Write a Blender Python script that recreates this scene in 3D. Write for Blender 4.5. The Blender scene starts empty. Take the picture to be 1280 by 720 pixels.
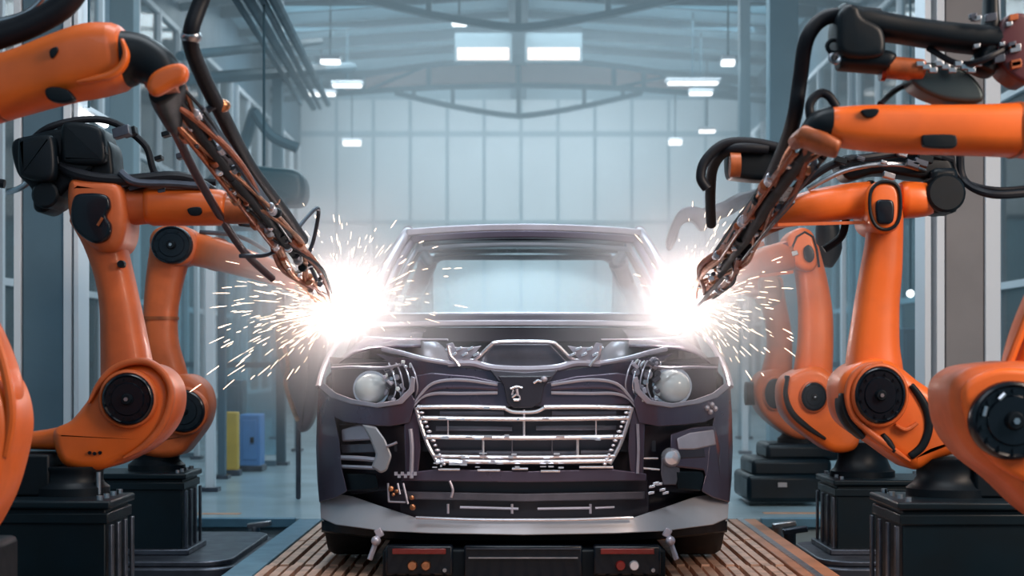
import bpy, bmesh, math, random
from mathutils import Vector, noise
random.seed(7)
R = math.radians
sc = bpy.context.scene
COL = sc.collection

# ------------------------------------------------------------------ camera
FPX, U0, V0, CH = 2240.0, 648.0, 450.0, 0.97
cam_d = bpy.data.cameras.new('camera')
cam_d.sensor_width = 36.0
cam_d.lens = FPX / 1280 * 36
cam_d.shift_x = -(U0 - 640) / 1280
cam_d.shift_y = (V0 - 360) / 1280
cam_d.clip_end = 200
cam_d.dof.use_dof = True
cam_d.dof.focus_distance = 7.9
cam_d.dof.aperture_fstop = 3.2
cam = bpy.data.objects.new('camera', cam_d)
COL.objects.link(cam)
cam.location = (0, 0, CH)
cam.rotation_euler = (R(90), 0, 0)
sc.camera = cam

# ------------------------------------------------------------------ view + world
sc.view_settings.view_transform = 'Standard'
sc.view_settings.look = 'None'
sc.view_settings.gamma = 1
sc.view_settings.use_curve_mapping = False
sc.view_settings.exposure = 0.0
w = bpy.data.worlds.new('sky'); sc.world = w
w.use_nodes = True
bg = w.node_tree.nodes['Background']
bg.inputs[0].default_value = (0.36, 0.62, 0.78, 1)
bg.inputs[1].default_value = 0.50

def area(name, loc, rot, sx, sy, e, col):
    d = bpy.data.lights.new(name, 'AREA'); d.shape = 'RECTANGLE'; d.size = sx; d.size_y = sy
    d.energy = e; d.color = col
    o = bpy.data.objects.new(name, d); COL.objects.link(o); o.location = loc; o.rotation_euler = rot
    return o
HAZE = 0.043
COOL = (0.70, 0.89, 1.0)
WARM = (1.0, 0.80, 0.66)
area('fill_light_near', (0, 6.0, 4.9), (R(-8), 0, 0), 3.2, 1.2, 135, (0.85, 0.93, 1.0))  # added overhead fill for the near robots, no fitting built
area('fill_light_front', (-1.2, 1.0, 4.6), (R(40), 0, R(10)), 3.0, 1.5, 45, (0.85, 0.9, 1.0))  # added front fill aimed at car and robots
area('fill_light_right', (3.6, 4.0, 3.2), (R(60), 0, R(60)), 1.0, 2.4, 230, WARM)  # added warm side fill, brightens the bumper's right corner
area('fill_light_car', (0, 10.6, 4.9), (0, 0, 0), 3.0, 1.0, 130, COOL)  # added fill above the car, without a lamp fitting
area('fill_light_mid', (0, 17.0, 5.7), (0, 0, 0), 6.0, 2.0, 300, COOL)  # added fill for the middle of the hall, no fitting
area('fill_light_far', (0, 26.0, 5.9), (0, 0, 0), 7.0, 3.0, 420, COOL)  # added ceiling fill near the skylights for the far hall
area('fill_light_back', (0, 30.5, 4.9), (R(60), 0, 0), 7.0, 1.0, 230, COOL)  # added wash light aimed at the back wall

# ------------------------------------------------------------------ materials
def mat(name, col, rough=0.5, metal=0.0, coat=0.0, var=0.0, vscale=6.0, bump=0.0, col2=None, emit=None, es=0.0, spec=None):
    m = bpy.data.materials.new(name); m.use_nodes = True
    nt = m.node_tree; b = nt.nodes['Principled BSDF']
    b.inputs['Base Color'].default_value = (*col, 1)
    b.inputs['Roughness'].default_value = rough
    b.inputs['Metallic'].default_value = metal
    b.inputs['Coat Weight'].default_value = coat
    if spec is not None: b.inputs['Specular IOR Level'].default_value = spec
    if var or bump or col2:
        tc = nt.nodes.new('ShaderNodeTexCoord'); n = nt.nodes.new('ShaderNodeTexNoise')
        n.inputs['Scale'].default_value = vscale; n.inputs['Detail'].default_value = 6
        nt.links.new(tc.outputs['Object'], n.inputs['Vector'])
        if var or col2:
            r = nt.nodes.new('ShaderNodeValToRGB')
            c2 = col2 or tuple(max(0, c * (1 - var)) for c in col)
            r.color_ramp.elements[0].position = 0.35; r.color_ramp.elements[0].color = (*c2, 1)
            r.color_ramp.elements[1].position = 0.62; r.color_ramp.elements[1].color = (*col, 1)
            nt.links.new(n.outputs[0], r.inputs[0]); nt.links.new(r.outputs[0], b.inputs['Base Color'])
            mr = nt.nodes.new('ShaderNodeMapRange')
            mr.inputs['To Min'].default_value = min(1, rough * 1.35); mr.inputs['To Max'].default_value = rough * 0.8
            nt.links.new(n.outputs[0], mr.inputs[0]); nt.links.new(mr.outputs[0], b.inputs['Roughness'])
        if bump:
            bp = nt.nodes.new('ShaderNodeBump'); bp.inputs['Strength'].default_value = bump; bp.inputs['Distance'].default_value = 0.01
            nt.links.new(n.outputs[0], bp.inputs['Height']); nt.links.new(bp.outputs[0], b.inputs['Normal'])
    if emit:
        b.inputs['Emission Color'].default_value = (*emit, 1); b.inputs['Emission Strength'].default_value = es
    return m

def glass(name, tint, gloss=0.08, haze=0.0):
    m = bpy.data.materials.new(name); m.use_nodes = True; nt = m.node_tree
    for n in list(nt.nodes): nt.nodes.remove(n)
    out = nt.nodes.new('ShaderNodeOutputMaterial'); tr = nt.nodes.new('ShaderNodeBsdfTransparent')
    gl = nt.nodes.new('ShaderNodeBsdfGlossy'); gl.inputs['Roughness'].default_value = 0.08; gl.inputs[0].default_value = (0.5, 0.5, 0.5, 1)
    df = nt.nodes.new('ShaderNodeBsdfDiffuse'); df.inputs[0].default_value = (0.75, 0.85, 0.9, 1)
    tr.inputs[0].default_value = (*tint, 1)
    fr = nt.nodes.new('ShaderNodeFresnel'); fr.inputs[0].default_value = 1.45
    ad = nt.nodes.new('ShaderNodeMath'); ad.operation = 'ADD'; ad.use_clamp = True; ad.inputs[1].default_value = gloss
    mx = nt.nodes.new('ShaderNodeMixShader'); mx2 = nt.nodes.new('ShaderNodeMixShader'); mx2.inputs[0].default_value = haze
    L = nt.links.new
    L(fr.outputs[0], ad.inputs[0]); L(ad.outputs[0], mx.inputs[0]); L(tr.outputs[0], mx2.inputs[1]); L(df.outputs[0], mx2.inputs[2])
    L(mx2.outputs[0], mx.inputs[1]); L(gl.outputs[0], mx.inputs[2]); L(mx.outputs[0], out.inputs[0])
    return m

def emis(name, col, s):
    m = bpy.data.materials.new(name); m.use_nodes = True; nt = m.node_tree
    for n in list(nt.nodes): nt.nodes.remove(n)
    out = nt.nodes.new('ShaderNodeOutputMaterial'); e = nt.nodes.new('ShaderNodeEmission')
    e.inputs[0].default_value = (*col, 1); e.inputs[1].default_value = s
    nt.links.new(e.outputs[0], out.inputs[0]); return m

ORANGE = mat('orange_paint', (0.72, 0.125, 0.010), 0.42, 0.0, 0.12, var=0.22, vscale=5, bump=0.03, spec=0.5)
ORANGE2 = mat('orange_dusty_paint', (0.58, 0.112, 0.022), 0.48, 0.0, 0.08, var=0.25, vscale=7, bump=0.04)
ORDARK = mat('orange_brown_casting', (0.36, 0.085, 0.02), 0.45, 0.2, 0.1, var=0.4, vscale=20, bump=0.1)
BLACK = mat('black_cast_iron', (0.0025, 0.006, 0.010), 0.42, 0.0, 0.0, var=0.3, vscale=12, bump=0.05, spec=0.22)
BLACKG = mat('black_gloss_cover', (0.003, 0.006, 0.011), 0.25, 0.0, 0.1, spec=0.3)
RUBBER = mat('black_rubber', (0.006, 0.007, 0.011), 0.5, spec=0.25, bump=0.1, vscale=30)
TYRE = mat('tyre_rubber', (0.012, 0.013, 0.016), 0.6, bump=0.15, vscale=25)
PED = mat('pedestal_paint', (0.003, 0.010, 0.016), 0.36, 0.0, 0.0, spec=0.25, var=0.35, vscale=5, bump=0.03)
STEEL = mat('brushed_steel', (0.55, 0.56, 0.60), 0.28, 1.0, var=0.3, vscale=15)
DSTEEL = mat('dark_steel', (0.10, 0.11, 0.14), 0.35, 0.8, var=0.4, vscale=10)
COPPER = mat('copper', (0.75, 0.32, 0.16), 0.3, 1.0, var=0.4, vscale=18)
CHROME = mat('chrome', (0.90, 0.88, 0.94), 0.27, 0.75)
SATIN = mat('satin_bumper', (0.46, 0.45, 0.48), 0.30, 0.25, 0.3, var=0.15, vscale=3)
BODY = mat('car_body_paint', (0.125, 0.092, 0.135), 0.27, 0.55, 0.5, var=0.18, vscale=3)
BODYL = mat('car_body_pale', (0.56, 0.51, 0.58), 0.30, 0.45, 0.2, var=0.2, vscale=6)  # pale body tone, also paints the rim light on the fenders
CARDK = mat('car_dark_plastic', (0.034, 0.028, 0.040), 0.34, 0.1, 0.2)
CARMID = mat('car_mid_plastic', (0.15, 0.14, 0.17), 0.33, 0.4, 0.2, var=0.3, vscale=8)
LAMPG = mat('frosted_lamp', (0.72, 0.76, 0.76), 0.25, 0.0, 0.6)
REDL = mat('red_lens', (0.16, 0.010, 0.008), 0.25, 0, 0.3)
ROOFM = mat('roof_steel', (0.030, 0.095, 0.13), 0.5, 0.2, var=0.2, vscale=2)
CEILM = mat('ceiling_panel', (0.42, 0.60, 0.68), 0.6, var=0.15, vscale=0.5)
PINK = mat('beige_truss_cladding', (0.68, 0.44, 0.40), 0.6, var=0.1, vscale=1)
WALLM = mat('wall_cladding', (0.70, 0.76, 0.80), 0.55, var=0.1, vscale=0.4)
SEAM = mat('wall_seam', (0.34, 0.44, 0.49), 0.5)
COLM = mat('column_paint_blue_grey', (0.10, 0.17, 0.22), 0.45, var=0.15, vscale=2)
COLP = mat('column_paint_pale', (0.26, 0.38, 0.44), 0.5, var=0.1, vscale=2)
COLW = mat('column_paint_warm_grey', (0.24, 0.22, 0.22), 0.5, var=0.12, vscale=2)
WHITE = mat('white_frame_paint', (0.75, 0.78, 0.82), 0.4)
GLASSW = glass('window_glass', (0.68, 0.90, 0.97), 0.05, 0.12)
GLASSC = glass('windscreen_glass', (0.80, 0.90, 0.93), 0.0, 0.04)
YEL = mat('yellow_paint', (0.75, 0.48, 0.07), 0.45, var=0.15)
BLUEP = mat('blue_cabinet_paint', (0.10, 0.28, 0.62), 0.4, var=0.1)
SKYL = emis('skylight_glow', (1.0, 0.90, 0.86), 1.9)
SKYF = mat('skylight_frame_paint', (0.16, 0.22, 0.25), 0.6)
LAMP = emis('lamp_glow', (0.85, 0.95, 1.0), 3.2)
TUBE = emis('tube_glow', (1.0, 1.0, 1.0), 5.0)
SPARK = emis('spark_glow', (1.0, 0.68, 0.48), 8.0)
ARC = emis('arc_glow', (1.0, 0.93, 0.90), 45.0)

def floor_mat():
    m = mat('painted_concrete', (0.34, 0.46, 0.52), 0.32, 0.0, 0.2, var=0.35, vscale=1.2, bump=0.02)
    return m
FLOORM = floor_mat()
PITM = mat('pit_floor', (0.005, 0.010, 0.014), 0.35, var=0.4, vscale=4)
GRATE = mat('grating_oxide', (0.80, 0.47, 0.33), 0.42, 0.25, var=0.4, vscale=9, bump=0.1)
GRATED = mat('grating_dark', (0.03, 0.022, 0.022), 0.6)
EDGEB = mat('blue_edge_paint', (0.09, 0.22, 0.32), 0.4, var=0.2)
EDGEO = mat('orange_edge_paint', (0.60, 0.22, 0.10), 0.4, var=0.3, vscale=4)
LINEO = mat('orange_line_paint', (0.62, 0.33, 0.20), 0.5, var=0.3)

# ------------------------------------------------------------------ helpers
def P(u, v, y):
    return Vector(((u - U0) / FPX * y, y, CH - (v - V0) / FPX * y))

class MB:
    def __init__(s): s.v = []; s.f = []
    def add(s, vs, fs):
        b = len(s.v); s.v += [Vector(x) for x in vs]; s.f += [tuple(i + b for i in f) for f in fs]; return s
    def box(s, x0, x1, y0, y1, z0, z1):
        v = [(x, y, z) for x in (x0, x1) for y in (y0, y1) for z in (z0, z1)]
        return s.add(v, [(0, 1, 3, 2), (4, 6, 7, 5), (0, 4, 5, 1), (2, 3, 7, 6), (0, 2, 6, 4), (1, 5, 7, 3)])
    def obox(s, c, ax, ay, az):
        c = Vector(c); ax = Vector(ax); ay = Vector(ay); az = Vector(az)
        v = [c + i * ax + j * ay + k * az for i in (-1, 1) for j in (-1, 1) for k in (-1, 1)]
        return s.add(v, [(0, 1, 3, 2), (4, 6, 7, 5), (0, 4, 5, 1), (2, 3, 7, 6), (0, 2, 6, 4), (1, 5, 7, 3)])
    def bar(s, a, b, w, h=None, up=(0, 0, 1)):
        a = Vector(a); b = Vector(b); h = h or w; d = b - a; t = d.normalized()
        sd = t.cross(Vector(up))
        if sd.length < 1e-3: sd = t.cross(Vector((1, 0, 0)))
        sd.normalize(); n = sd.cross(t)
        return s.obox((a + b) / 2, d / 2, sd * w / 2, n * h / 2)
    def rings(s, rs, closed=True, cap=True):
        n = len(rs[0]); b = len(s.v)
        for r in rs: s.v += [Vector(x) for x in r]
        for i in range(len(rs) - 1):
            for j in range(n if closed else n - 1):
                k = (j + 1) % n
                s.f.append((b + i * n + j, b + i * n + k, b + (i + 1) * n + k, b + (i + 1) * n + j))
        if cap and closed:
            s.f.append(tuple(b + j for j in reversed(range(n)))); s.f.append(tuple(b + (len(rs) - 1) * n + j for j in range(n)))
        return s
    def tube(s, pts, r, seg=10, flat=1.0):
        pts = [Vector(p) for p in pts]; rr = r if isinstance(r, (list, tuple)) else [r] * len(pts)
        rs = []; prev = None
        for i, p in enumerate(pts):
            t = (pts[min(i + 1, len(pts) - 1)] - pts[max(i - 1, 0)]).normalized()
            if prev is None:
                a = Vector((0, 1, 0)) if abs(t.y) < 0.9 else Vector((0, 0, 1))
                n = (a - t * a.dot(t)).normalized()
            else:
                n = prev - t * prev.dot(t); n = n.normalized() if n.length > 1e-5 else prev
            prev = n; bn = t.cross(n)
            rs.append([p + (n * math.cos(2 * math.pi * k / seg) * flat + bn * math.sin(2 * math.pi * k / seg)) * rr[i] for k in range(seg)])
        return s.rings(rs)
    def cyl(s, a, b, r, seg=20, r2=None): return s.tube([a, b], [r, r2 if r2 is not None else r], seg)
    def lathe(s, c, prof, axis='Y', seg=32, sx=1.0, sz=1.0):
        """prof: (radius, offset along axis)"""
        c = Vector(c); rs = []
        for r, h in prof:
            ring = []
            for k in range(seg):
                a = 2 * math.pi * k / seg; p, q = math.cos(a) * r, math.sin(a) * r
                ring.append(c + (Vector((p * sx, h, q * sz)) if axis == 'Y' else Vector((p, q, h)) if axis == 'Z' else Vector((h, p, q))))
            rs.append(ring)
        return s.rings(rs)
    def ball(s, c, rx, ry, rz, seg=20, rg=12):
        c = Vector(c)
        rs = [[c + Vector((math.cos(2 * math.pi * k / seg) * math.sin(math.pi * i / rg) * rx, math.cos(math.pi * i / rg) * ry,
              math.sin(2 * math.pi * k / seg) * math.sin(math.pi * i / rg) * rz)) for k in range(seg)] for i in range(rg + 1)]
        rs[0] = [c + (p - c) * 1.0 for p in rs[0]]
        return s.rings(rs, cap=False)
    def grid(s, rows, thick=None):
        return s.rings(rows, closed=False, cap=False)
    def build(s, name, m, parent=None, bev=0.0, smooth=True, solid=0.0, ang=35, doubles=False):
        root = parent
        off = Vector((0, 0, 0))
        while root is not None:
            off += root.location; root = root.parent
        me = bpy.data.meshes.new(name)
        me.from_pydata([tuple(v - off) for v in s.v], [], s.f); me.update()
        bm = bmesh.new(); bm.from_mesh(me)
        bmesh.ops.remove_doubles(bm, verts=bm.verts, dist=1e-5)
        bmesh.ops.recalc_face_normals(bm, faces=bm.faces); bm.to_mesh(me); bm.free()
        me.materials.append(m)
        if smooth:
            for p in me.polygons: p.use_smooth = True
            me.set_sharp_from_angle(angle=R(ang))
        o = bpy.data.objects.new(name, me); COL.objects.link(o)
        if parent is not None: o.parent = parent
        if solid:
            md = o.modifiers.new('solid', 'SOLIDIFY'); md.thickness = solid; md.offset = 0
        if bev:
            md = o.modifiers.new('bevel', 'BEVEL'); md.width = bev; md.segments = 2; md.limit_method = 'ANGLE'; md.angle_limit = R(40)
        return o

def tag(o, label=None, cat=None, group=None, kind=None):
    if label: o['label'] = label
    if cat: o['category'] = cat
    if group: o['group'] = group
    if kind: o['kind'] = kind
    return o
def thing(name, loc, label, cat, group=None):
    o = bpy.data.objects.new(name, None); COL.objects.link(o); o.location = loc; o.empty_display_size = 0.1
    return tag(o, label, cat, group)
def struct(name, mb, m, **k): return tag(mb.build(name, m, **k), kind='structure')
def copy_tree(o, parent=None):
    c = o.copy(); COL.objects.link(c); c.parent = parent
    for ch in list(o.children): copy_tree(ch, c)
    return c

def spline(pts, k=6, closed=False):
    pts = [Vector(p) for p in pts]; n = len(pts); out = []
    rng = range(n) if closed else range(n - 1)
    for i in rng:
        if closed: a, b, c, d = pts[i - 1], pts[i], pts[(i + 1) % n], pts[(i + 2) % n]
        else: a, b, c, d = pts[max(i - 1, 0)], pts[i], pts[i + 1], pts[min(i + 2, n - 1)]
        for j in range(k):
            t = j / k
            out.append(0.5 * ((2 * b) + (c - a) * t + (2 * a - 5 * b + 4 * c - d) * t * t + (3 * b - a - 3 * c + d) * t ** 3))
    if not closed: out.append(pts[-1])
    return out

def cast_mb(outl, y, depth, r=0.03, k=5, mb=None, rd=None, seg=5):
    """a rounded casting: outline in photo pixels standing at distance y, with real thickness along Y"""
    mb = mb or MB()
    yf = y - depth / 2
    pts = [P(p[0], p[1], yf) for p in spline([(a, b, 0) for a, b in outl], k, True)] if k > 1 else [P(a, b, yf) for a, b in outl]
    n = len(pts)
    area_ = sum(pts[i].x * pts[(i + 1) % n].z - pts[(i + 1) % n].x * pts[i].z for i in range(n))
    if area_ < 0: pts.reverse()
    nor = []
    for i in range(n):
        t = pts[(i + 1) % n] - pts[i - 1]; nn = Vector((t.z, 0, -t.x)); nor.append(nn.normalized() if nn.length > 1e-9 else Vector((0, 0, 0)))
    rd = rd or min(r, depth * 0.45)
    prof = [(r * (1 - math.sin(a * math.pi / 2 / seg)), rd * (1 - math.cos(a * math.pi / 2 / seg))) for a in range(seg + 1)]
    prof = prof + [(i_, depth - d_) for i_, d_ in reversed(prof)]
    rs = [[Vector((p.x - nn.x * ins, yf + dd, p.z - nn.z * ins)) for p, nn in zip(pts, nor)] for ins, dd in prof]
    return mb.rings(rs)

def stroke_mb(pl, y, w, depth, k=5):
    return arm_mb([(p[0], p[1], y, p[2] if len(p) > 2 else w, depth / 2) for p in pl], e=3.0, seg=14, k=k)

def arm_mb(path, mb=None, e=2.7, seg=28, k=4, cap=True):
    """path: (u, v, y, half width px, half depth m)"""
    mb = mb or MB()
    c = [P(p[0], p[1], p[2]) for p in path]
    hw = [p[3] / FPX * p[2] for p in path]; hd = [p[4] for p in path]
    if k > 1:
        c = spline(c, k); hw = [q.x for q in spline([(h, 0, 0) for h in hw], k)]; hd = [q.x for q in spline([(h, 0, 0) for h in hd], k)]
    rs = []
    n = len(c)
    # rounded ends
    def ring(p, t, w_, d_):
        sd = Vector((t.z, 0, -t.x)); sd = sd.normalized() if sd.length > 1e-6 else Vector((1, 0, 0))
        dp = t.cross(sd).normalized()
        out = []
        for j in range(seg):
            a = 2 * math.pi * j / seg; ca, sa = math.cos(a), math.sin(a)
            out.append(p + sd * w_ * math.copysign(abs(ca) ** (2 / e), ca) + dp * d_ * math.copysign(abs(sa) ** (2 / e), sa))
        return out
    for i in range(n):
        t = (c[min(i + 1, n - 1)] - c[max(i - 1, 0)]).normalized()
        if i == 0 and cap:
            m_ = min(hw[0], hd[0]) * 0.3
            rs.append(ring(c[0] - t * m_, t, hw[0] * 0.72, hd[0] * 0.72)); rs.append(ring(c[0] - t * m_ * 0.7, t, hw[0] * 0.9, hd[0] * 0.9))
        rs.append(ring(c[i], t, hw[i], hd[i]))
        if i == n - 1 and cap:
            m_ = min(hw[-1], hd[-1]) * 0.3
            rs.append(ring(c[-1] + t * m_ * 0.7, t, hw[-1] * 0.9, hd[-1] * 0.9)); rs.append(ring(c[-1] + t * m_, t, hw[-1] * 0.72, hd[-1] * 0.72))
    return mb.rings(rs)

def disc_mb(u, v, y, ru, rv, th, mb=None, bolts=0, hub=0.0):
    """motor cover facing the aisle side: axis along Y, front at y"""
    mb = mb or MB()
    c = P(u, v, y); s = y / FPX; rx, rz = ru * s, rv * s
    R_ = rx; kz = rz / rx
    mb.lathe(c, [(R_ * 0.001, 0.0), (R_ * 0.60, 0.0), (R_ * 0.64, 0.006), (R_ * 0.84, 0.006), (R_ * 0.90, 0.0), (R_ * 0.96, 0.004), (R_, 0.014), (R_, th)], 'Y', 36, 1, kz)
    if hub: mb.lathe(c, [(R_ * 0.001, -0.02), (R_ * hub * 0.8, -0.02), (R_ * hub, -0.014), (R_ * hub, 0.01)], 'Y', 20, 1, kz)
    for i in range(bolts):
        a = 2 * math.pi * (i + 0.5) / bolts
        q = c + Vector((math.cos(a) * rx * 0.75, -0.006, math.sin(a) * rz * 0.75))
        mb.lathe(q, [(0.0002, 0), (R_ * 0.055, 0), (R_ * 0.055, 0.014)], 'Y', 6)
    return mb
def hose_pts(pl, k=8): return spline([P(*p) for p in pl], k)
# ================================================================== SETTING
HX, HY0, HY1 = 4.15, -1.0, 34.0
mb = MB()
for y0, y1 in ((10.95, HY1),): mb.box(-HX, HX, y0, y1, -0.3, 0.0)
mb.box(-HX, -2.62, HY0, 10.95, -0.3, 0.0); mb.box(2.62, HX, HY0, 10.95, -0.3, 0.0)
struct('floor', mb, FLOORM, smooth=False)
mb = MB().box(-2.62, 2.62, HY0, 10.95, -0.5, -0.2)
tag(mb.build('pit_floor', PITM, smooth=False), kind='structure').name = 'floor_pit'
def roof_z(x): return 6.25 - 0.07 * abs(x)
mb = MB()
rows = [[(x, y, roof_z(x)) for x in (-HX, 0, HX)] for y in (2.0, HY1)]
mb.grid(rows); struct('ceiling', mb, CEILM, solid=0.12, smooth=False)
# back wall with real panels and recessed seams
mb = MB().box(-HX, HX, HY1, HY1 + 0.2, 0, 6.2); struct('wall_back', mb, SEAM, smooth=False)
mb = MB()
pw = 0.70; x = -HX
while x < HX - 0.05:
    for z0, z1 in ((0.02, 3.55), (3.62, 5.20), (5.30, 5.9)):
        mb.box(x + 0.032, min(x + pw - 0.032, HX), HY1 - 0.05, HY1, z0, z1)
    x += pw
struct('trim_1', mb, WALLM, smooth=False)
mb = MB()
for z, t in ((3.58, 0.07), (5.25, 0.10)): mb.box(-HX, HX, HY1 - 0.09, HY1 - 0.04, z - t / 2, z + t / 2)
struct('trim_2', mb, SEAM, smooth=False)
# side window walls
wi = 0
for sx in (-1, 1):
    nm = 'left' if sx < 0 else 'right'
    X = sx * HX
    mb = MB().box(min(X, X + sx * .15), max(X, X + sx * .15), 2.0, HY1, 0, 0.45).box(min(X, X + sx * .15), max(X, X + sx * .15), 2.0, HY1, 5.0, 6.0)
    for k in range(9):
        y = 2.0 + k * 4.0; mb.box(min(X, X + sx * .15), max(X, X + sx * .15), y - 0.25, min(y + 0.25, HY1 + .2), 0.45, 5.0)
    struct('wall_' + nm, mb, COLM, smooth=False)
    for k in range(8):
        y0, y1 = 2.25 + k * 4.0, 5.75 + k * 4.0; wi += 1
        mb = MB()
        for y in (y0 + .03, (y0 * 2 + y1) / 3, (y0 + 2 * y1) / 3, y1 - .03): mb.box(X - .05, X + .05, y - .035, y + .035, .45, 5.0)
        for z in (.48, 1.6, 3.2, 4.97): mb.box(X - .045, X + .045, y0, y1, z - .03, z + .03)
        fr = struct('window_%d' % wi, mb, WHITE, smooth=False)
        MB().box(X - .006, X + .006, y0, y1, .45, 5.0).build('pane', GLASSW, fr, smooth=False)

# outside: pale ground beyond the windows
struct('floor_outside', MB().box(-40, 40, -10, 60, -0.6, -0.52), mat('outside_ground', (0.25, 0.33, 0.36), 0.8), smooth=False)

# trusses
def truss(y, label):
    t = thing('roof_truss', (0, y, 5.05), label, 'roof truss', 'lens shaped roof trusses')
    arch = lambda x: 5.99 - 0.49 * (abs(x) / 3.6) ** 2 if abs(x) < 3.6 else 5.5 - 0.02 * (abs(x) - 3.6)
    low = lambda x: 5.56 - 0.17 * (abs(x) / 3.4) ** 2 if abs(x) < HX else 5.3
    bel = lambda x: 5.05 + 0.40 * (abs(x) / 2.1) ** 1.35
    xs = [-HX + i * 2 * HX / 32 for i in range(33)]
    for nm, fn, rng, h in (('top_chord', arch, xs, .09), ('bottom_chord', low, xs, .08), ('belly_chord', bel, [x for x in xs if abs(x) < 2.2], .08)):
        m = MB(); m.rings([[(x, y - .06, fn(x) - h / 2), (x, y + .06, fn(x) - h / 2), (x, y + .06, fn(x) + h / 2), (x, y - .06, fn(x) + h / 2)] for x in rng])
        m.build(nm, ROOFM, t, smooth=False)
    for x in (-1.75, -1.1, 0, 1.1, 1.75): MB().box(x - .035, x + .035, y - .03, y + .03, bel(x), low(x)).build('hanger', ROOFM, t, smooth=False)
    for x in (-3.2, -2.6, -1.5, 0, 1.6, 2.1, 3.2): MB().box(x - .04, x + .04, y - .03, y + .03, low(x), arch(x)).build('upright', ROOFM, t, smooth=False)
    for a, b in ((-2.6, -1.5), (1.6, 2.6), (-3.9, -3.2), (3.2, 3.9)): MB().bar((a, y, low(a)), (b, y, arch(b)), .05).build('diagonal', ROOFM, t, smooth=False)
    return t, arch, low
t, arch, low = truss(30.0, 'pale blue lens shaped truss with beige infill nearest the back wall')
m = MB(); xs = [-2.9 + i * 5.8 / 24 for i in range(25)]
m.rings([[(x, 30.02, low(x) + .03), (x, 30.06, low(x) + .03), (x, 30.06, max(arch(x) - .04, low(x) + .04)), (x, 30.02, max(arch(x) - .04, low(x) + .04))] for x in xs])
m.build('infill_panel', PINK, t, smooth=False)
truss(22.0, 'dark teal truss crossing the top edge of the view')
# purlins, ridge and rods
pu = None
for i, (y, zz) in enumerate(((25.0, .16), (26.6, .1), (27.9, .16), (29.2, .1), (31.2, .16), (32.6, .12))):
    m = MB()
    for s in (-1, 1): m.bar((0, y, roof_z(0) - .14), (s * HX, y, roof_z(HX) - .14), .10, zz)
    tag(m.build('ceiling_purlin', ROOFM, smooth=False), 'thin blue grey purlin running across under the pale ceiling', 'ceiling beam', 'ceiling purlins')
m = MB().box(-.14, .14, 2.2, HY1 - .1, 5.90, 6.14)
tag(m.build('ridge_beam', ROOFM, smooth=False), 'long dark ridge beam running down the middle of the ceiling', 'ceiling beam')
m = MB().box(-.13, -.05, 29.7, 29.8, 5.0, 6.1)
# skylights
for s, lb in ((-1, 'bright white skylight left of the ridge beam'), (1, 'bright white skylight right of the ridge beam')):
    t = thing('skylight', (s * .62, 27.0, 6.1), lb, 'skylight', 'skylights by the ridge')
    x0, x1 = sorted((s * .14, s * .92))
    m = MB().box(x0 - .04, x1 + .04, 27.0, 27.06, 5.46, 6.0); m.build('frame', SKYF, t, smooth=False)
    MB().box(x0, x1, 26.96, 27.0, 5.49, 5.67).build('glowing_pane', SKYL, t, smooth=False)
# hanging lamps
def hanging_lamp(u, v, y, wpx, label, hpx=6):
    c = P(u, v, y); wd = wpx / FPX * y
    t = thing('hanging_lamp', c, label, 'lamp', 'hanging hall lamps')
    hh = hpx / FPX * y
    MB().box(c.x - wd / 2, c.x + wd / 2, y - .08, y + .08, c.z - hh / 2, c.z + hh * .3).build('diffuser', LAMP, t, bev=.01)
    MB().box(c.x - wd * .55, c.x + wd * .55, y - .10, y + .10, c.z + hh * .3, c.z + hh * .3 + .05).build('housing', WHITE, t, bev=.01)
    MB().cyl((c.x, y, c.z + hh * .3 + .04), (c.x, y, roof_z(c.x) - .02), .012, 8).build('suspension_rod', ROOFM, t)
hanging_lamp(413, 77, 24, 24, 'small white lamp hanging at upper left of the hall, topmost on that side')
hanging_lamp(440, 179, 32, 22, 'small square lamp glowing low on the left of the back wall')
hanging_lamp(844, 178, 32, 16, 'small square lamp glowing low on the right of the back wall')
hanging_lamp(866, 104, 26, 62, 'long white strip lamp at upper right under the ceiling', 4)
hanging_lamp(876, 117, 27.5, 28, 'short lamp just below the long strip lamp', 4)
hanging_lamp(434, 107, 27, 36, 'long lamp at upper left beside the truss end', 4)
hanging_lamp(402, 118, 28, 34, 'white lamp under the truss end at the left wall', 4)
hanging_lamp(910, 78, 22, 16, 'small lamp high at upper right beside the steel post', 8)
hanging_lamp(574, 30, 23, 18, 'tiny lamp left of the ridge beam near the top edge', 4)
hanging_lamp(884, 164, 30, 20, 'tiny lamp right of the back wall panels', 4)
m = MB().cyl((-2.72, 9.4, 2.02), (-2.36, 9.4, 1.99), .02); 
a, b = P(88, 130, 10.5), P(132, 156, 10.0)
t = thing('tube_lamp', (a + b) / 2, 'tilted white tube lamp glowing under the left foreground orange arm', 'lamp')
MB().cyl(a, b, .018).build('tube', TUBE, t)
MB().bar(a + Vector((0, .03, .03)), b + Vector((0, .03, .03)), .05, .02).build('housing', WHITE, t)
MB().bar((a + b) / 2 + Vector((0, .03, .04)), (a.x / 2 + b.x / 2, 10.28, 6.2), .012).build('suspension_rod', ROOFM, t)
c = P(1138, 367, 16)
t = thing('round_lamp', c, 'small round white lamp glowing behind the right robots', 'lamp')
MB().ball(c, .035, .035, .035).build('bulb', LAMP, t); MB().cyl(c + Vector((0, 0, .03)), (c.x, c.y, 6.05), .01, 8).build('cable', ROOFM, t)

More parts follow.
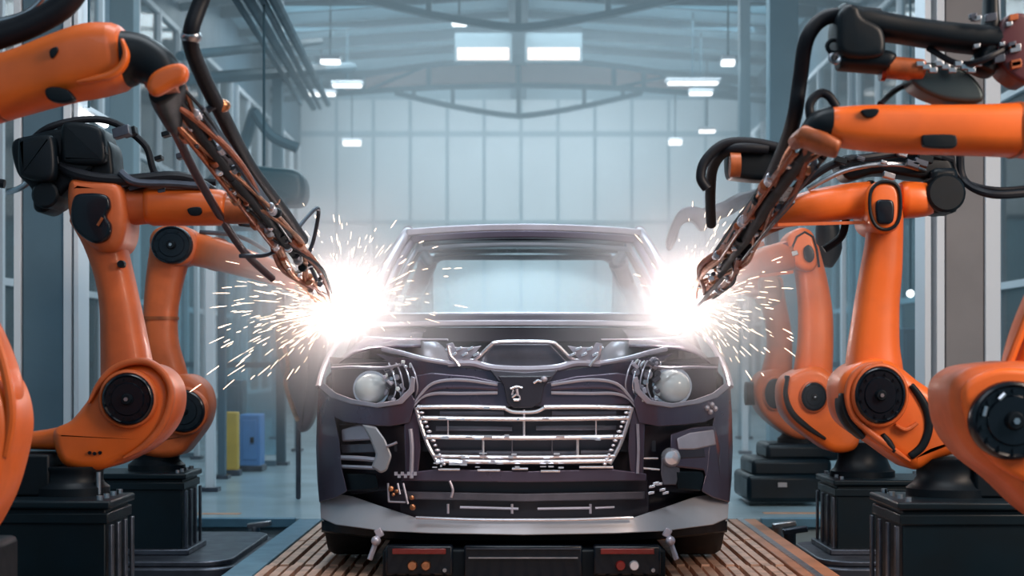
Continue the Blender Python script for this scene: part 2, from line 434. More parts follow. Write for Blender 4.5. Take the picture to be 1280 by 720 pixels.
# columns and posts
def column(u0, u1, y, m_, label, d=.22, zt=6.05, edge=None, name='steel_column'):
    x0, x1 = (u0 - U0) / FPX * y, (u1 - U0) / FPX * y
    t = thing(name, ((x0 + x1) / 2, y + d / 2, 0), label, 'column')
    mb = MB(); w_ = x1 - x0
    mb.box(x0, x1, y, y + .02, 0, zt).box(x0, x1, y + d - .02, y + d, 0, zt).box(x0 + w_ * .45, x0 + w_ * .55, y + .02, y + d - .02, 0, zt) if False else mb.box(x0, x1, y, y + d, 0, zt)
    mb.build('shaft', m_, t, bev=.008)
    MB().box(x0 - .03, x1 + .03, y - .03, y + d + .03, 0, .03).build('foot_plate', DSTEEL, t)
    if edge:
        for e0, e1 in edge:
            a0, a1 = (e0 - U0) / FPX * y, (e1 - U0) / FPX * y
            MB().box(a0, a1, y - .02, y + d * .8, 0, zt).build('white_edge_rail', WHITE, t, bev=.004)
column(28, 80, 10.2, COLM, 'wide blue grey column with white edge rails behind the left robots', .3, edge=((18, 27), (80, 90), (93, 99)))
column(1182, 1230, 10.4, COLW, 'wide warm grey column with white edge rails behind the right robots', .3, edge=((1155, 1163), (1170, 1180), (1231, 1250)))
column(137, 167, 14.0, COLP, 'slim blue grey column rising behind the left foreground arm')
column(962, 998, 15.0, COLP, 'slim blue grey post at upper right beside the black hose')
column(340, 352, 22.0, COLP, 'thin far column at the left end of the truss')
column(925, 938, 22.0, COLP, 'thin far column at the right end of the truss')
column(256, 268, 13.2, WHITE, 'thin white guard post between the left robots and the yellow bin', .08, 2.3, name='guard_post')
column(242, 248, 17.5, WHITE, 'thinner white guard post far left behind the orange forearm', .08, 2.6, name='guard_post')
column(272, 281, 14.6, COLM, 'dark blue guard post beside the yellow bin', .10, 2.3, name='guard_post')
column(300, 308, 18.0, WHITE, 'pale guard post behind the blue cabinet', .08, 2.6, name='guard_post')
column(345, 356, 16.5, ROOFM, 'dark guard post left of the car', .10, 1.6, name='guard_post')
column(368, 374, 19, COLM, 'slim guard post close beside the car fender', .10, 2.4, name='guard_post')
column(1052, 1058, 17.0, WHITE, 'thin white guard post between the right robots', .08, 2.6, name='guard_post')
column(1088, 1094, 19.0, WHITE, 'thin pale guard post right of the tall orange arm', .08, 2.6, name='guard_post')
column(928, 936, 18.5, WHITE, 'thin pale guard post right of the car', .08, 2.6, name='guard_post')
# guard glass panels between posts
for i, (u0, u1, y, zt, lb) in enumerate(((281, 345, 16.4, 2.2, 'clear guard glass screen left of the car'), (1000, 1150, 17.6, 2.4, 'clear guard glass screen behind the right robots'), (105, 250, 17.8, 2.4, 'clear guard glass screen behind the left robots'))):
    x0, x1 = (u0 - U0) / FPX * y, (u1 - U0) / FPX * y
    t = thing('guard_screen', ((x0 + x1) / 2, y, 0), lb, 'screen')
    MB().box(x0, x1, y, y + .01, .1, zt).build('pane', GLASSW, t, smooth=False)
    m = MB()
    for z in (.0, .9, zt - .05): MB().box(x0, x1, y - .02, y + .03, z, z + .05).build('frame_rail', COLM, t, smooth=False)

# yellow bin, blue cabinet, grey box
def cab(u0, u1, v0, y, d, m_, name, label, cat, door=None):
    x0, x1 = (u0 - U0) / FPX * y, (u1 - U0) / FPX * y; z1 = CH - (v0 - V0) / FPX * y
    t = thing(name, ((x0 + x1) / 2, y + d / 2, 0), label, cat)
    MB().box(x0, x1, y, y + d, .04, z1).build('body', m_, t, bev=.012)
    MB().box(x0 - .02, x1 + .02, y - .02, y + d, 0, .05).build('plinth', DSTEEL, t, bev=.005)
    if door:
        MB().box(x0 + .03, x1 - .03, y - .012, y, .10, z1 - .05).build('door', door, t, bev=.006)
        MB().box(x1 - .08, x1 - .05, y - .04, y - .012, z1 * .5, z1 * .6).build('handle', BLACK, t, bev=.004)
cab(281, 297, 515, 15.0, .12, YEL, 'yellow_bin', 'narrow yellow upright bin beside the blue cabinet', 'bin')
cab(299, 325, 518, 15.6, .3, BLUEP, 'blue_cabinet', 'small blue floor cabinet left of the car', 'cabinet', BLUEP)
cab(282, 303, 475, 17.0, .3, DSTEEL, 'control_box', 'grey control box standing behind the yellow bin', 'cabinet', DSTEEL)
cab(1128, 1150, 410, 17.0, .3, COLM, 'tall_cabinet', 'tall blue grey cabinet far behind the right robots', 'cabinet', COLM)

# overhead services left: cables and trays running back along the left wall
tr = [((300, -20), (392, 135)), ((318, -20), (400, 135)), ((333, -20), (410, 130)), ((283, -20), (376, 130))]
for i, (a, b) in enumerate(tr):
    m = MB(); m.tube([P(a[0], a[1], 13), P(b[0], b[1], 27)], .03 if i % 2 else .045, 8)
    tag(m.build('overhead_pipe', ROOFM), 'dark straight service pipe running back under the ceiling at upper left', 'pipe', 'overhead service pipes')
def brace(pl, y0, r, label):
    m = MB(); m.tube(spline([P(u, v, y) for u, v, y in pl], 6), r, 8)
    tag(m.build('wall_brace', ROOFM), label, 'brace')
brace([(262, 230, 20), (300, 190, 20), (318, 140, 20.5)], 20, .07, 'dark diagonal brace above the far left robot head')
brace([(318, 140, 20), (340, 170, 20), (372, 185, 20)], 20, .06, 'dark diagonal brace joining the left wall')
brace([(225, 70, 18), (300, 62, 20), (400, 52, 24)], 20, .05, 'long thin brace crossing behind the left hose')
brace([(230, 100, 19), (330, 92, 21), (440, 84, 26)], 20, .07, 'thick pale brace crossing at upper left')
# far robot silhouettes: dark blue head at 320,240
t = thing('transformer_head', P(318, 240, 14), 'dark teal rounded machine head hanging behind the left weld gun', 'machine')
cast_mb([(288, 206), (340, 208), (370, 212), (380, 226), (378, 250), (360, 256), (300, 250), (284, 230)], 14, .4, .06, mb=None).build('housing', mat('teal_housing', (0.02, .085, .11), .4), t)
MB().cyl(P(330, 215, 14), (P(330, 0, 14).x, 14, 6.02), .010).build('hanger', ROOFM, t)


# ================================================================== CONVEYOR
t = thing('conveyor_deck', (0, 7.3, -0.2), 'long rust brown slatted conveyor deck under the car', 'conveyor')
XL, XR, YC0, YC1 = -1.20, 1.28, 3.74, 10.94
m = MB().box(XL, XR, YC0, YC1, -.2, -.045); m.build('bed', GRATED, t, smooth=False)
n = 42; sl = MB()
for i in range(n):
    x0 = XL + (XR - XL) * i / n; x1 = XL + (XR - XL) * (i + 1) / n
    y = YC0
    while y < YC1:
        sl.box(x0 + .006, x1 - .014, y, min(y + 1.17, YC1), -.045, -.004 - .006 * ((i + int(y * 2)) % 2)); y += 1.20
sl.build('slat', GRATE, t, smooth=False)
MB().box(XL - .14, XL, YC0, YC1, -.2, .0).build('blue_edge_beam', EDGEB, t, bev=.006)
MB().box(XR, XR + .17, YC0, YC1, -.2, .0).build('orange_edge_beam', EDGEO, t, bev=.006)
MB().box(XR + .05, XR + .085, YC0, YC1, .0, .006).build('steel_strip', STEEL, t)
# floor lines
for x0, x1, y, lb in ((-2.6, -1.75, 11.25, 'orange floor line left of the conveyor'), (1.55, 2.9, 11.3, 'orange floor line right of the conveyor')):
    tag(MB().box(x0, x1, y, y + .09, 0.0, .003).build('floor_line', LINEO, smooth=False), lb, 'floor marking')
for x0, x1, lb in ((-2.62, -1.36, 'pale kerb strip along the pit edge, left of the conveyor'), (1.48, 2.62, 'pale kerb strip along the pit edge, right of the conveyor')):
    tag(MB().box(x0, x1, 10.90, 10.97, -.05, .008).build('pit_kerb', EDGEB, bev=.006), lb, 'kerb')

# ================================================================== SKID UNDER THE CAR
t = thing('conveyor_skid', (0.02, 8.3, 0), 'black conveyor skid with small red lamps under the car nose', 'skid')
x0, x1 = (478 - U0) / FPX * 7.95, (832 - U0) / FPX * 7.95
MB().box(x0, x1, 7.95, 12.3, 0.0, .13).build('chassis', BLACK, t, bev=.012)
for s, (a, b) in enumerate(((482, 566), (742, 826))):
    xa, xb = (a - U0) / FPX * 7.9, (b - U0) / FPX * 7.9
    lb = MB().box(xa, xb, 7.90, 7.99, .02, .15).build('lamp_box', DSTEEL if False else BLACKG, t, bev=.01)
    MB().box(xa + .03, xb - .03, 7.885, 7.9, .115, .14).build('red_reflector', REDL, lb, bev=.003)
    c0 = (xa + xb) / 2
    for k, mm in ((-1, COPPER), (1, CHROME if s else COPPER)):
        MB().lathe((c0 + k * .03, 7.885, .065), [(.001, -.012), (.018, -.012), (.022, -.004), (.022, .02)], 'Y', 20).build('round_lamp', REDL if (s and k < 0) else mm, lb)
    MB().lathe((xb - .035, 7.885, .045), [(.001, -.006), (.009, -.006), (.009, .02)], 'Y', 12).build('bolt', STEEL, lb)
xa, xb = (580 - U0) / FPX * 7.9, (728 - U0) / FPX * 7.9
pl_ = MB().box(xa, xb, 7.91, 7.96, .005, .15).build('center_plate', BLACKG, t, bev=.008)
MB().box(xa + .02, xb - .02, 7.895, 7.91, .095, .101).build('bright_strip', STEEL, pl_)
MB().box(xa + .01, xb - .01, 7.90, 7.915, .135, .140).build('upper_strip', DSTEEL, pl_)
for s, u in ((-1, 470), (1, 838)):
    m = MB(); c = P(u, 690, 8.0)
    m.bar(P(u - s * 4, 666, 8.0), P(u + s * 8, 700, 7.97), .016, .022); m.bar(P(u, 668, 8.0), P(u - s * 8, 664, 8.0), .035, .04)
    m.ball(P(u, 676, 7.98), .022, .022, .022)
    m.build('locating_clamp', BODYL, t, bev=.004)
for xx in (-.55, .62):
    for yy in (8.9, 11.6):
        MB().box(xx - .05, xx + .05, yy - .05, yy + .05, .12, .262).build('support_post', DSTEEL, t, bev=.005)
# ================================================================== CAR
CX = 655.5
def Ff(u):
    t = min(1.06, abs(u - CX) / 260.0)
    return 8.0 + 0.10 * t * t + 0.42 * t ** 6
def CP(u, v, dy=0.0): return P(u, v, Ff(u) + dy)
car = thing('car', (0.03, 10.4, 0.0), 'unfinished dark purple grey car body without bonnet on the conveyor skid', 'car')
def mir(pl): return [(2 * CX - p[0],) + tuple(p[1:]) for p in pl]
def panel(name, outl, dy, th, m, parent=None, lean=None, bev=.005, k=1, holes=None, mb_only=False, step=10):
    pts = spline([(a, b, 0) for a, b in outl], k, True) if k > 1 else [Vector((a, b, 0)) for a, b in outl]
    bm = bmesh.new(); vs = [bm.verts.new(p) for p in pts]; bm.faces.new(vs)
    u = math.floor(min(p.x for p in pts) / step) * step; um = max(p.x for p in pts)
    while u < um:
        bmesh.ops.bisect_plane(bm, geom=bm.verts[:] + bm.edges[:] + bm.faces[:], plane_co=(u, 0, 0), plane_no=(1, 0, 0), dist=1e-3); u += step
    r = bmesh.ops.extrude_face_region(bm, geom=bm.faces[:])
    for g in r['geom']:
        if isinstance(g, bmesh.types.BMVert): g.co.z = 1
    # keep the front faces too
    bm.verts.index_update(); bm.faces.index_update()
    mb = MB(); mb.add([CP(v.co.x, v.co.y, dy + (lean(v.co.x, v.co.y) if lean else 0) + th * (1 if v.co.z > .5 else 0)) for v in bm.verts], [[v.index for v in f.verts] for f in bm.faces])
    have_front = any(all(v.co.z < .5 for v in f.verts) for f in bm.faces)
    if not have_front:
        back = [f for f in bm.faces if all(v.co.z > .5 for v in f.verts)]
        fm = {}
        for v in bm.verts:
            if v.co.z < .5: fm[(round(v.co.x, 3), round(v.co.y, 3))] = v.index
        mb.f += [tuple(fm[(round(v.co.x, 3), round(v.co.y, 3))] for v in f.verts) for f in back]
    bm.free()
    return mb.build(name, m, parent or car, bev=bev, ang=30)
def pair(name, outl, dy, th, m, parent=None, **k):
    return panel(name, outl, dy, th, m, parent, **k), panel(name, mir(outl), dy, th, m, parent, **k)
def fbar(name, pl, r, m, parent=None, dy=0.0, k=6, flat=1.0, mb=None, build=True):
    mb = mb or MB(); pts = [(p[0], p[1], p[2] if len(p) > 2 else dy) for p in pl]
    q = spline(pts, k) if k > 1 else [Vector(p) for p in pts]
    out = []
    for i in range(len(q) - 1):
        nn = max(1, int(abs(q[i + 1].x - q[i].x) / 12))
        for j in range(nn): out.append(q[i].lerp(q[i + 1], j / nn))
    out.append(q[-1])
    mb.tube([CP(p.x, p.y, p.z) for p in out], r, 8, flat)
    return mb.build(name, m, parent or car) if build else mb

# ---- body shell: fender + side skins, lofted section by section
sec = [(.50, 1.135), (.62, 1.13), (.74, 1.115), (.82, 1.085), (.885, 1.035), (.93, .975), (.957, .90), (.968, .80)]
def body_w(y):  # width factor along the car
    return 1.0 - .05 * max(0, (y - 11.5) / 1.2) ** 2 - .035 * max(0, (8.9 - y) / .6) ** 2
def crown(y): # bonnet line rises to the cowl
    return -.095 * max(0, (9.35 - y) / 1.1) ** 1.3
OX = .03
for s in (-1, 1):
    rows = []
    for k, (x, z) in enumerate(sec):
        fx = x / .968; y0 = 8.13 + .10 * fx * fx + .38 * fx ** 6
        row = []
        for j in range(15):
            y = y0 + (9.42 - y0) * j / 14
            row.append((OX + s * x * body_w(y), y, z + crown(y) * (1 if z > .9 else .3)))
        rows.append(row)
    MB().grid(rows).build('front_fender', BODY, car, solid=.008)
    # flank with the wheel openings
    for ya, nm, yl in ((8.95, 'front', (8.57, 9.42)), (11.75, 'rear', (11.2, 12.55))):
        rows = []
        N = 30
        for j in range(N + 1):
            y = yl[0] + (yl[1] - yl[0]) * j / N
            d = .42 ** 2 - (y - ya) ** 2
            zb = max(.27, .36 + math.sqrt(d)) if d > 0 else .27
            zt = .80 + (crown(y) * .3 if y < 9.42 else 0)
            rows.append([(OX + s * (.968 + .01 * math.sin(math.pi * q / 6)) * body_w(y), y, zb + (zt - zb) * q / 6) for q in range(7)])
        MB().grid(rows).build('wheel_arch_panel', BODY, car, solid=.008)
    # doors and rear quarter
    for y0, y1, nm in ((9.43, 10.35, 'side_door'), (10.36, 11.19, 'side_door')):
        rows = []
        for q, (x, z) in enumerate([(.93, .27), (.965, .32), (.975, .5), (.972, .72), (.962, .88), (.93, 1.02), (.89, 1.12), (.86, 1.13)]):
            rows.append([(OX + s * x * body_w(y0 + (y1 - y0) * j / 6), y0 + (y1 - y0) * j / 6, z) for j in range(7)])
        d_ = MB().grid(rows).build(nm, BODY, car, solid=.008)
        MB().obox((OX + s * .985, y1 - .15, .95), (.008, 0, 0), (0, .08, 0), (0, 0, .012)).build('handle', CHROME, d_, bev=.004)
    rows = []
    for q, (x, z) in enumerate([(.972, .80), (.962, .88), (.93, 1.02), (.89, 1.12), (.86, 1.13)]):
        rows.append([(OX + s * x * body_w(11.2 + 1.35 * j / 8), 11.2 + 1.35 * j / 8, z) for j in range(9)])
    MB().grid(rows).build('rear_quarter', BODY, car, solid=.008)
    # wheels
    for ya in (8.95, 11.75):
        wx = OX + s * .855
        tn = MB().lathe((wx, ya, .362), [(.23, -.115), (.30, -.122), (.345, -.112), (.360, -.085), (.362, 0), (.360, .085), (.345, .112), (.30, .122), (.23, .115)], 'X', 48)
        tyre = tn.build('tyre', TYRE, car)
        h = MB().lathe((wx, ya, .362), [(.001, -.10), (.23, -.10), (.235, .10), (.001, .10)], 'X', 40)
        h.build('hub', DSTEEL, tyre)

# ---- greenhouse
Zr = lambda x: 1.705 + .032 * (1 - (x / .66) ** 2)
ZF, YF, YR = 1.69, 10.05, 12.15
rows = []
for j in range(13):
    y = YF + (YR - YF) * j / 12
    rows.append([(OX + x, y, Zr(x) - .01 * max(0, (y - 11.3) / .9) ** 2 - .012 * max(0, (10.3 - y) / .3)) for x in [-.66 + 1.32 * i / 16 for i in range(17)]])
MB().grid(rows).build('roof_skin', BODY, car, solid=.012)
for y in (10.6, 11.2, 11.8): MB().box(OX - .63, OX + .63, y - .02, y + .02, 1.675, 1.70).build('roof_bow', BODY, car, bev=.006)
def hdr(z0, z1, y0, y1, xw, m_, nm):
    rs = []
    for i in range(17):
        x = -xw + 2 * xw * i / 16; dz = .030 * (1 - (x / xw) ** 2)
        rs.append([(OX + x, y0, z0 + dz), (OX + x, y1, z0 + dz), (OX + x, y1, z1 + dz), (OX + x, y0, z1 + dz)])
    MB().rings(rs).build(nm, m_, car, bev=.008)
hdr(1.660, 1.700, 9.985, 10.05, .655, BODYL, 'front_header')
hdr(1.620, 1.660, 9.975, 10.03, .63, BODY, 'header_inner')
hdr(1.573, 1.600, 10.0, 10.03, .60, BODYL, 'header_trim')
hdr(1.665, 1.69, 12.12, 12.2, .60, BODY, 'rear_header')
for s in (-1, 1):
    def pp(pts): return [Vector((OX + s * x, y, z)) for x, y, z in pts]
    A = [(.86, 9.28, 1.13), (.805, 9.5, 1.29), (.745, 9.75, 1.48), (.665, 10.02, 1.665), (.648, 10.2, 1.70)]
    m = MB().tube(spline(pp(A), 5), .030, 12); m.build('front_pillar', BODYL, car)
    m = MB().tube(spline(pp([(x - .052, y + .03, z - .012) for x, y, z in A]), 5), .022, 10); m.build('pillar_inner_rail', BODY, car)
    m = MB().tube(spline(pp([(x - .095, y + .05, z - .02) for x, y, z in A[:4]]), 5), .012, 8); m.build('pillar_seal', BODYL, car)
    m = MB().tube(spline(pp([(.652, 10.1, 1.69), (.662, 10.8, 1.705), (.662, 11.5, 1.69), (.64, 12.15, 1.64)]), 5), .035, 12); m.build('roof_rail', BODYL, car)
    m = MB().tube(spline(pp([(.90, 10.38, 1.10), (.83, 10.40, 1.40), (.665, 10.45, 1.69)]), 5), .035, 10); m.build('centre_pillar', BODY, car)
    m = MB().tube(spline(pp([(.88, 11.25, 1.10), (.80, 11.30, 1.40), (.66, 11.35, 1.68)]), 5), .03, 10); m.build('rear_door_pillar', BODY, car)
    m = MB().tube(spline(pp([(.86, 12.5, 1.12), (.77, 12.4, 1.36), (.64, 12.15, 1.63)]), 5), [.06] * 11, 12); m.build('rear_pillar', BODY, car)
    m = MB().tube(pp([(.875, 9.3, 1.125), (.88, 10.4, 1.135), (.87, 11.3, 1.135), (.85, 12.5, 1.13)]), .022, 8); m.build('belt_rail', BODYL, car)
# rear window surround: rounded rectangle ring
def rrect(cx, cz, hx, hz, r, y, tilt, n=6):
    pts = []
    for qx, qz, a0 in ((1, 1, 0), (-1, 1, 90), (-1, -1, 180), (1, -1, 270)):
        for i in range(n + 1):
            a = R(a0 + 90 * i / n); x = cx + qx * (hx - r) + math.cos(a) * r; z = cz + qz * (hz - r) + math.sin(a) * r
            pts.append(Vector((x, y - (z - cz) * tilt, z)))
    return pts
o_, i_ = rrect(OX, 1.40, .72, .28, .05, 12.33, .6), rrect(OX, 1.405, .625, .255, .10, 12.33, .6)
m = MB(); m.rings([o_, i_], cap=False); m.build('rear_window_surround', BODYL, car, solid=.02)
m = MB(); q = i_; m.tube(q + [q[0]], .012, 8); m.build('rear_window_seal', BODYL, car)
MB().grid([[(OX - .86, 12.52, 1.10), (OX + .86, 12.52, 1.10)], [(OX - .90, 12.62, .8), (OX + .90, 12.62, .8)], [(OX - .90, 12.58, .3), (OX + .90, 12.58, .3)]]).build('tailgate', BODY, car, solid=.02)
# windscreen
rows = []
for j in range(9):
    t_ = j / 8
    xw = .80 + (.60 - .80) * t_; y = 9.36 + .62 * t_; z = 1.185 + (1.625 - 1.185) * t_
    rows.append([(OX + x * xw, y - .05 * (1 - x * x), z) for x in [-1 + 2 * i / 12 for i in range(13)]])
MB().grid(rows).build('windscreen', GLASSC, car)
# ---- floor, bulkhead, cowl
MB().box(OX - .88, OX + .88, 9.4, 12.5, .27, .31).build('floor_pan', BODY, car, bev=.01)
m = MB().box(OX - .80, OX + .80, 9.28, 9.32, .40, 1.13); m.build('bulkhead', CARDK, car, bev=.01)
def xbeam(nm, y, z0, z1, d, xw, bow, m_, zc=0.0):
    rs = []
    for i in range(21):
        x = -xw + 2 * xw * i / 20; yy = y + bow * (x / xw) ** 2; dz = zc * (1 - (x / xw) ** 2)
        rs.append([(OX + x, yy, z0 + dz), (OX + x, yy + d, z0 + dz), (OX + x, yy + d, z1 + dz), (OX + x, yy, z1 + dz)])
    return MB().rings(rs).build(nm, m_, car, bev=.006)
xbeam('cowl_panel', 9.08, 1.135, 1.165, .22, .80, .05, BODYL, .008)
xbeam('cowl_grille', 9.18, 1.165, 1.20, .12, .76, .05, CARMID, .006)
xbeam('scuttle_strip', 9.24, 1.200, 1.212, .05, .74, .04, CHROME, .006)
xbeam('lower_cowl', 9.12, 1.06, 1.135, .05, .78, .03, CARDK)
# strut domes
for s in (-1, 1):
    m = MB().lathe((OX + s * .485, 8.85, .96), [(.001, .10), (.055, .10), (.075, .085), (.10, .06), (.125, 0.0), (.13, -.1)], 'Z', 28)
    d_ = m.build('strut_dome', BODYL, car)
    m = MB()
    for k in range(3):
        a = 2 * math.pi * k / 3; m.cyl((OX + s * .485 + .04 * math.cos(a), 8.85 + .04 * math.sin(a), 1.055), (OX + s * .485 + .04 * math.cos(a), 8.85 + .04 * math.sin(a), 1.075), .008, 8)
    m.build('stud', STEEL, d_)
MB().box(OX - .60, OX + .60, 8.22, 9.28, .55, .60).build('engine_tray', CARDK, car)
# ---- front structure behind the face
panel('radiator_core', [(432, 475), (880, 475), (886, 560), (880, 640), (432, 640), (424, 560)], .26, .02, CARDK, step=20)
pair('inner_face_panel', [(412, 446), (520, 452), (560, 462), (560, 520), (500, 522), (420, 520)], .20, .02, CARDK)
# side corner strip
pair('corner_panel', [(398, 484), (410, 496), (418, 520), (424, 550), (427, 585), (434, 614), (420, 622), (399, 628), (396.5, 600), (395, 560), (396, 520)], .0, .08, BODY)
# band below the headlamps
pair('headlamp_band', [(397, 482), (408, 492), (428, 501), (452, 507), (478, 509), (500, 504), (514, 492), (519, 500), (517, 512), (512, 529), (488, 533), (455, 531), (430, 528), (400, 512)], .0, .07, BODY, k=1)
fl, fr_ = pair('headlamp_rim', [(404, 478), (420, 491), (442, 499), (470, 504), (497, 500), (511, 486), (514, 470), (519, 472), (518, 489), (503, 505), (472, 510), (438, 505), (414, 497), (399, 484)], -.008, .05, BODYL, bev=.004)
# headlamps
for s, u, v, rr, m_ in ((-1, 464, 486, 21, LAMPG), (1, 840, 483, 23, LAMPG)):
    hp = panel('headlamp', [(415, 455), (505, 452), (516, 470), (512, 488), (498, 502), (470, 507), (440, 502), (416, 490)] if s < 0 else mir([(415, 455), (505, 452), (516, 470), (512, 488), (498, 502), (470, 507), (440, 502), (416, 490)]), .13, .03, CARDK)
    c = CP(u, v, .08); rp = rr / FPX * c.y
    MB().ball(c, rp, rp * .7, rp * .92, 24, 14).build('lamp_bowl', m_, hp)
    MB().lathe(c, [(rp * .98, -.005), (rp * 1.08, -.005), (rp * 1.1, .03), (rp * .98, .03)], 'Y', 28).build('bowl_ring', CHROME, hp)
    random.seed(20 + s)
    for k in range(34):
        du = random.uniform(16, 50); uu = u - s * du; vv = v + random.uniform(-34, 18)
        q = CP(uu, vv, random.uniform(.02, .10)); mb = MB()
        a = random.random() * 3
        w1, w2 = random.uniform(.006, .020), random.uniform(.004, .013)
        if k % 3 == 0: mb.lathe(q, [(.001, -.01), (w1, -.01), (w1 * 1.1, .0), (w1 * 1.1, .04)], 'Y', 14)
        else: mb.obox(q, Vector((math.cos(a), 0, math.sin(a))) * w1, (0, .02, 0), Vector((-math.sin(a), 0, math.cos(a))) * w2)
        mb.build('lamp_bracket', (CHROME, BODYL, LAMPG, CARMID, BODYL)[k % 5], hp, bev=.003)
    for k in range(4):
        uu = u - s * (22 + k * 9); mb = MB()
        fbar('lamp_wire', [(uu, v - 32, .06), (uu - s * 6, v - 18, .02), (uu - s * 9, v, .02), (uu - s * 4, v + 16, .05)], .004, (CHROME, BODYL)[k % 2], hp)
    fbar('upper_trim', [(415 if s < 0 else 2 * CX - 415, 460), (440 if s < 0 else 2 * CX - 440, 459), (478 if s < 0 else 2 * CX - 478, 460), (500 if s < 0 else 2 * CX - 500, 456)], .007, BODYL, hp, .02)
# upper face between lamps and grille
panel('upper_face', [(516, 470), (540, 466), (590, 470), (625, 478), (655, 482), (686, 478), (721, 470), (771, 466), (795, 470), (793, 500), (786, 506), (655, 508), (525, 506), (518, 500)], .04, .06, BODY, k=1)
for off in (0, 9, 17):
    for f in (lambda l: l, mir):
        fbar('face_crease', f([(512 + off * .2, 512 - off * .3 + 2), (520 + off * .4, 498 - off * .3 + 4), (540 + off * .3, 480 + off * .7), (575, 475 + off), (622, 481 + off * .6)]), .0075, BODYL if off != 9 else BODY, None, .018, flat=.7)
panel('badge_block', [(622, 470), (690, 470), (680, 484), (676, 504), (664, 510), (642, 510), (634, 504), (630, 484)], -.012, .06, CARDK)
em = MB()   # small silver emblem figure
for a, b, r_ in (((638, 486), (646, 483), .006), ((646, 483), (653, 485), .005), ((642, 487), (640, 494), .005), ((646, 486), (647, 495), .007), ((640, 497), (645, 493), .005), ((642, 500), (649, 500), .007), ((649, 494), (650, 500), .004)):
    em.tube([CP(*a, -.022), CP(*b, -.022)], r_, 6)
em.build('emblem', CHROME, car)
lt = fbar('latch_hook', [(667, 479), (672, 476), (677, 477)], .006, CHROME, None, -.02)
MB().ball(CP(680, 474, -.02), .016, .01, .014, 10, 8).build('latch_pin', BODYL, car)
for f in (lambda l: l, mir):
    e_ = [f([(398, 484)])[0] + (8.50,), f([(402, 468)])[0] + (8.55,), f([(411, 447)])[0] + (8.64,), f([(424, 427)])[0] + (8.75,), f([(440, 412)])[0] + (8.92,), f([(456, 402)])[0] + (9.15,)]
    MB().tube(spline([P(*q) for q in e_], 5), .016, 10).build('fender_rim_light', BODYL, car)  # pale tube painting the arc's rim light along the fender edge
# ---- grille
gr = panel('grille', [(522, 508), (789, 508), (782, 540), (764, 582), (546, 582), (530, 545)], .10, .02, CARDK)
for pl in ([(520, 509), (526, 530), (535, 556), (548, 580)], [(790, 509), (784, 530), (775, 556), (762, 580)]):
    fbar('side_frame', pl, .010, CHROME, gr, dy=.0)
for s, (u0, u1, u2) in ((-1, (520, 534, 550)), (1, (790, 776, 761))):    # chain-like broken trim at the sides
    m = MB()
    for k in range(13):
        t_ = k / 12; u = u0 + (u2 - u0) * t_ ** 1.1 - s * 5; v = 510 + 70 * t_
        m.ball(CP(u, v, -.012), .010 + .003 * (k % 2), .008, .007, 8, 6)
    m.build('frame_clip', CHROME, gr)
for v, r_, u0, u1 in ((510, .011, 522, 788), (522.5, .011, 527, 785), (546, .012, 534, 778), (570, .008, 545, 768), (576, .011, 546, 764)):
    if v == 510:
        for a, b in ((522, 632), (680, 788)): fbar('slat', [(a, 509), ((a + b) / 2, 508.5), (b, 510)], r_, CHROME, gr, -.005, flat=1.3)
        fbar('slat', [(630, 510), (642, 515), (668, 515), (680, 510)], r_ * .8, CHROME, gr, -.006)
    else: fbar('slat', [(u0, v), (CX, v + 1.5), (u1, v)], r_, CHROME, gr, -.005, flat=1.3)
for u, v0, v1, r_ in ((604, 549, 574, .006), (722, 549, 574, .007), (655, 512, 546, .006), (640, 549, 574, .003), (690, 549, 574, .003), (560, 525, 545, .004), (745, 525, 545, .004)):
    fbar('divider', [(u, v0), (u, v1)], r_, CHROME if r_ > .003 else CARMID, gr, .0)
for a, b, v in ((540, 603, 566), (608, 720, 567), (726, 770, 566), (545, 640, 536), (670, 770, 535), (550, 630, 517), (690, 770, 517)):
    fbar('inner_mesh_bar', [(a, v), (b, v)], .012, CARMID, gr, .05, flat=.6)
random.seed(5)
for k in range(46):
    m = MB()
    u = random.choice((random.uniform(535, 600), random.uniform(600, 770))); v = random.choice((511, 523, 547, 569, 577, 582)) + random.uniform(-2.5, 2.5)
    m.obox(CP(u, v, -.018), (random.uniform(.004, .02), 0, 0), (0, .006, 0), (0, 0, random.uniform(.002, .006)))
    m.build('clip', CHROME, gr)
for a, b, v in ((548, 575, 587), (597, 625, 588), (640, 660, 586), (676, 700, 589), (724, 766, 584)):
    fbar('lower_clip', [(a, v), (b, v)], .006, CHROME, gr, -.005)
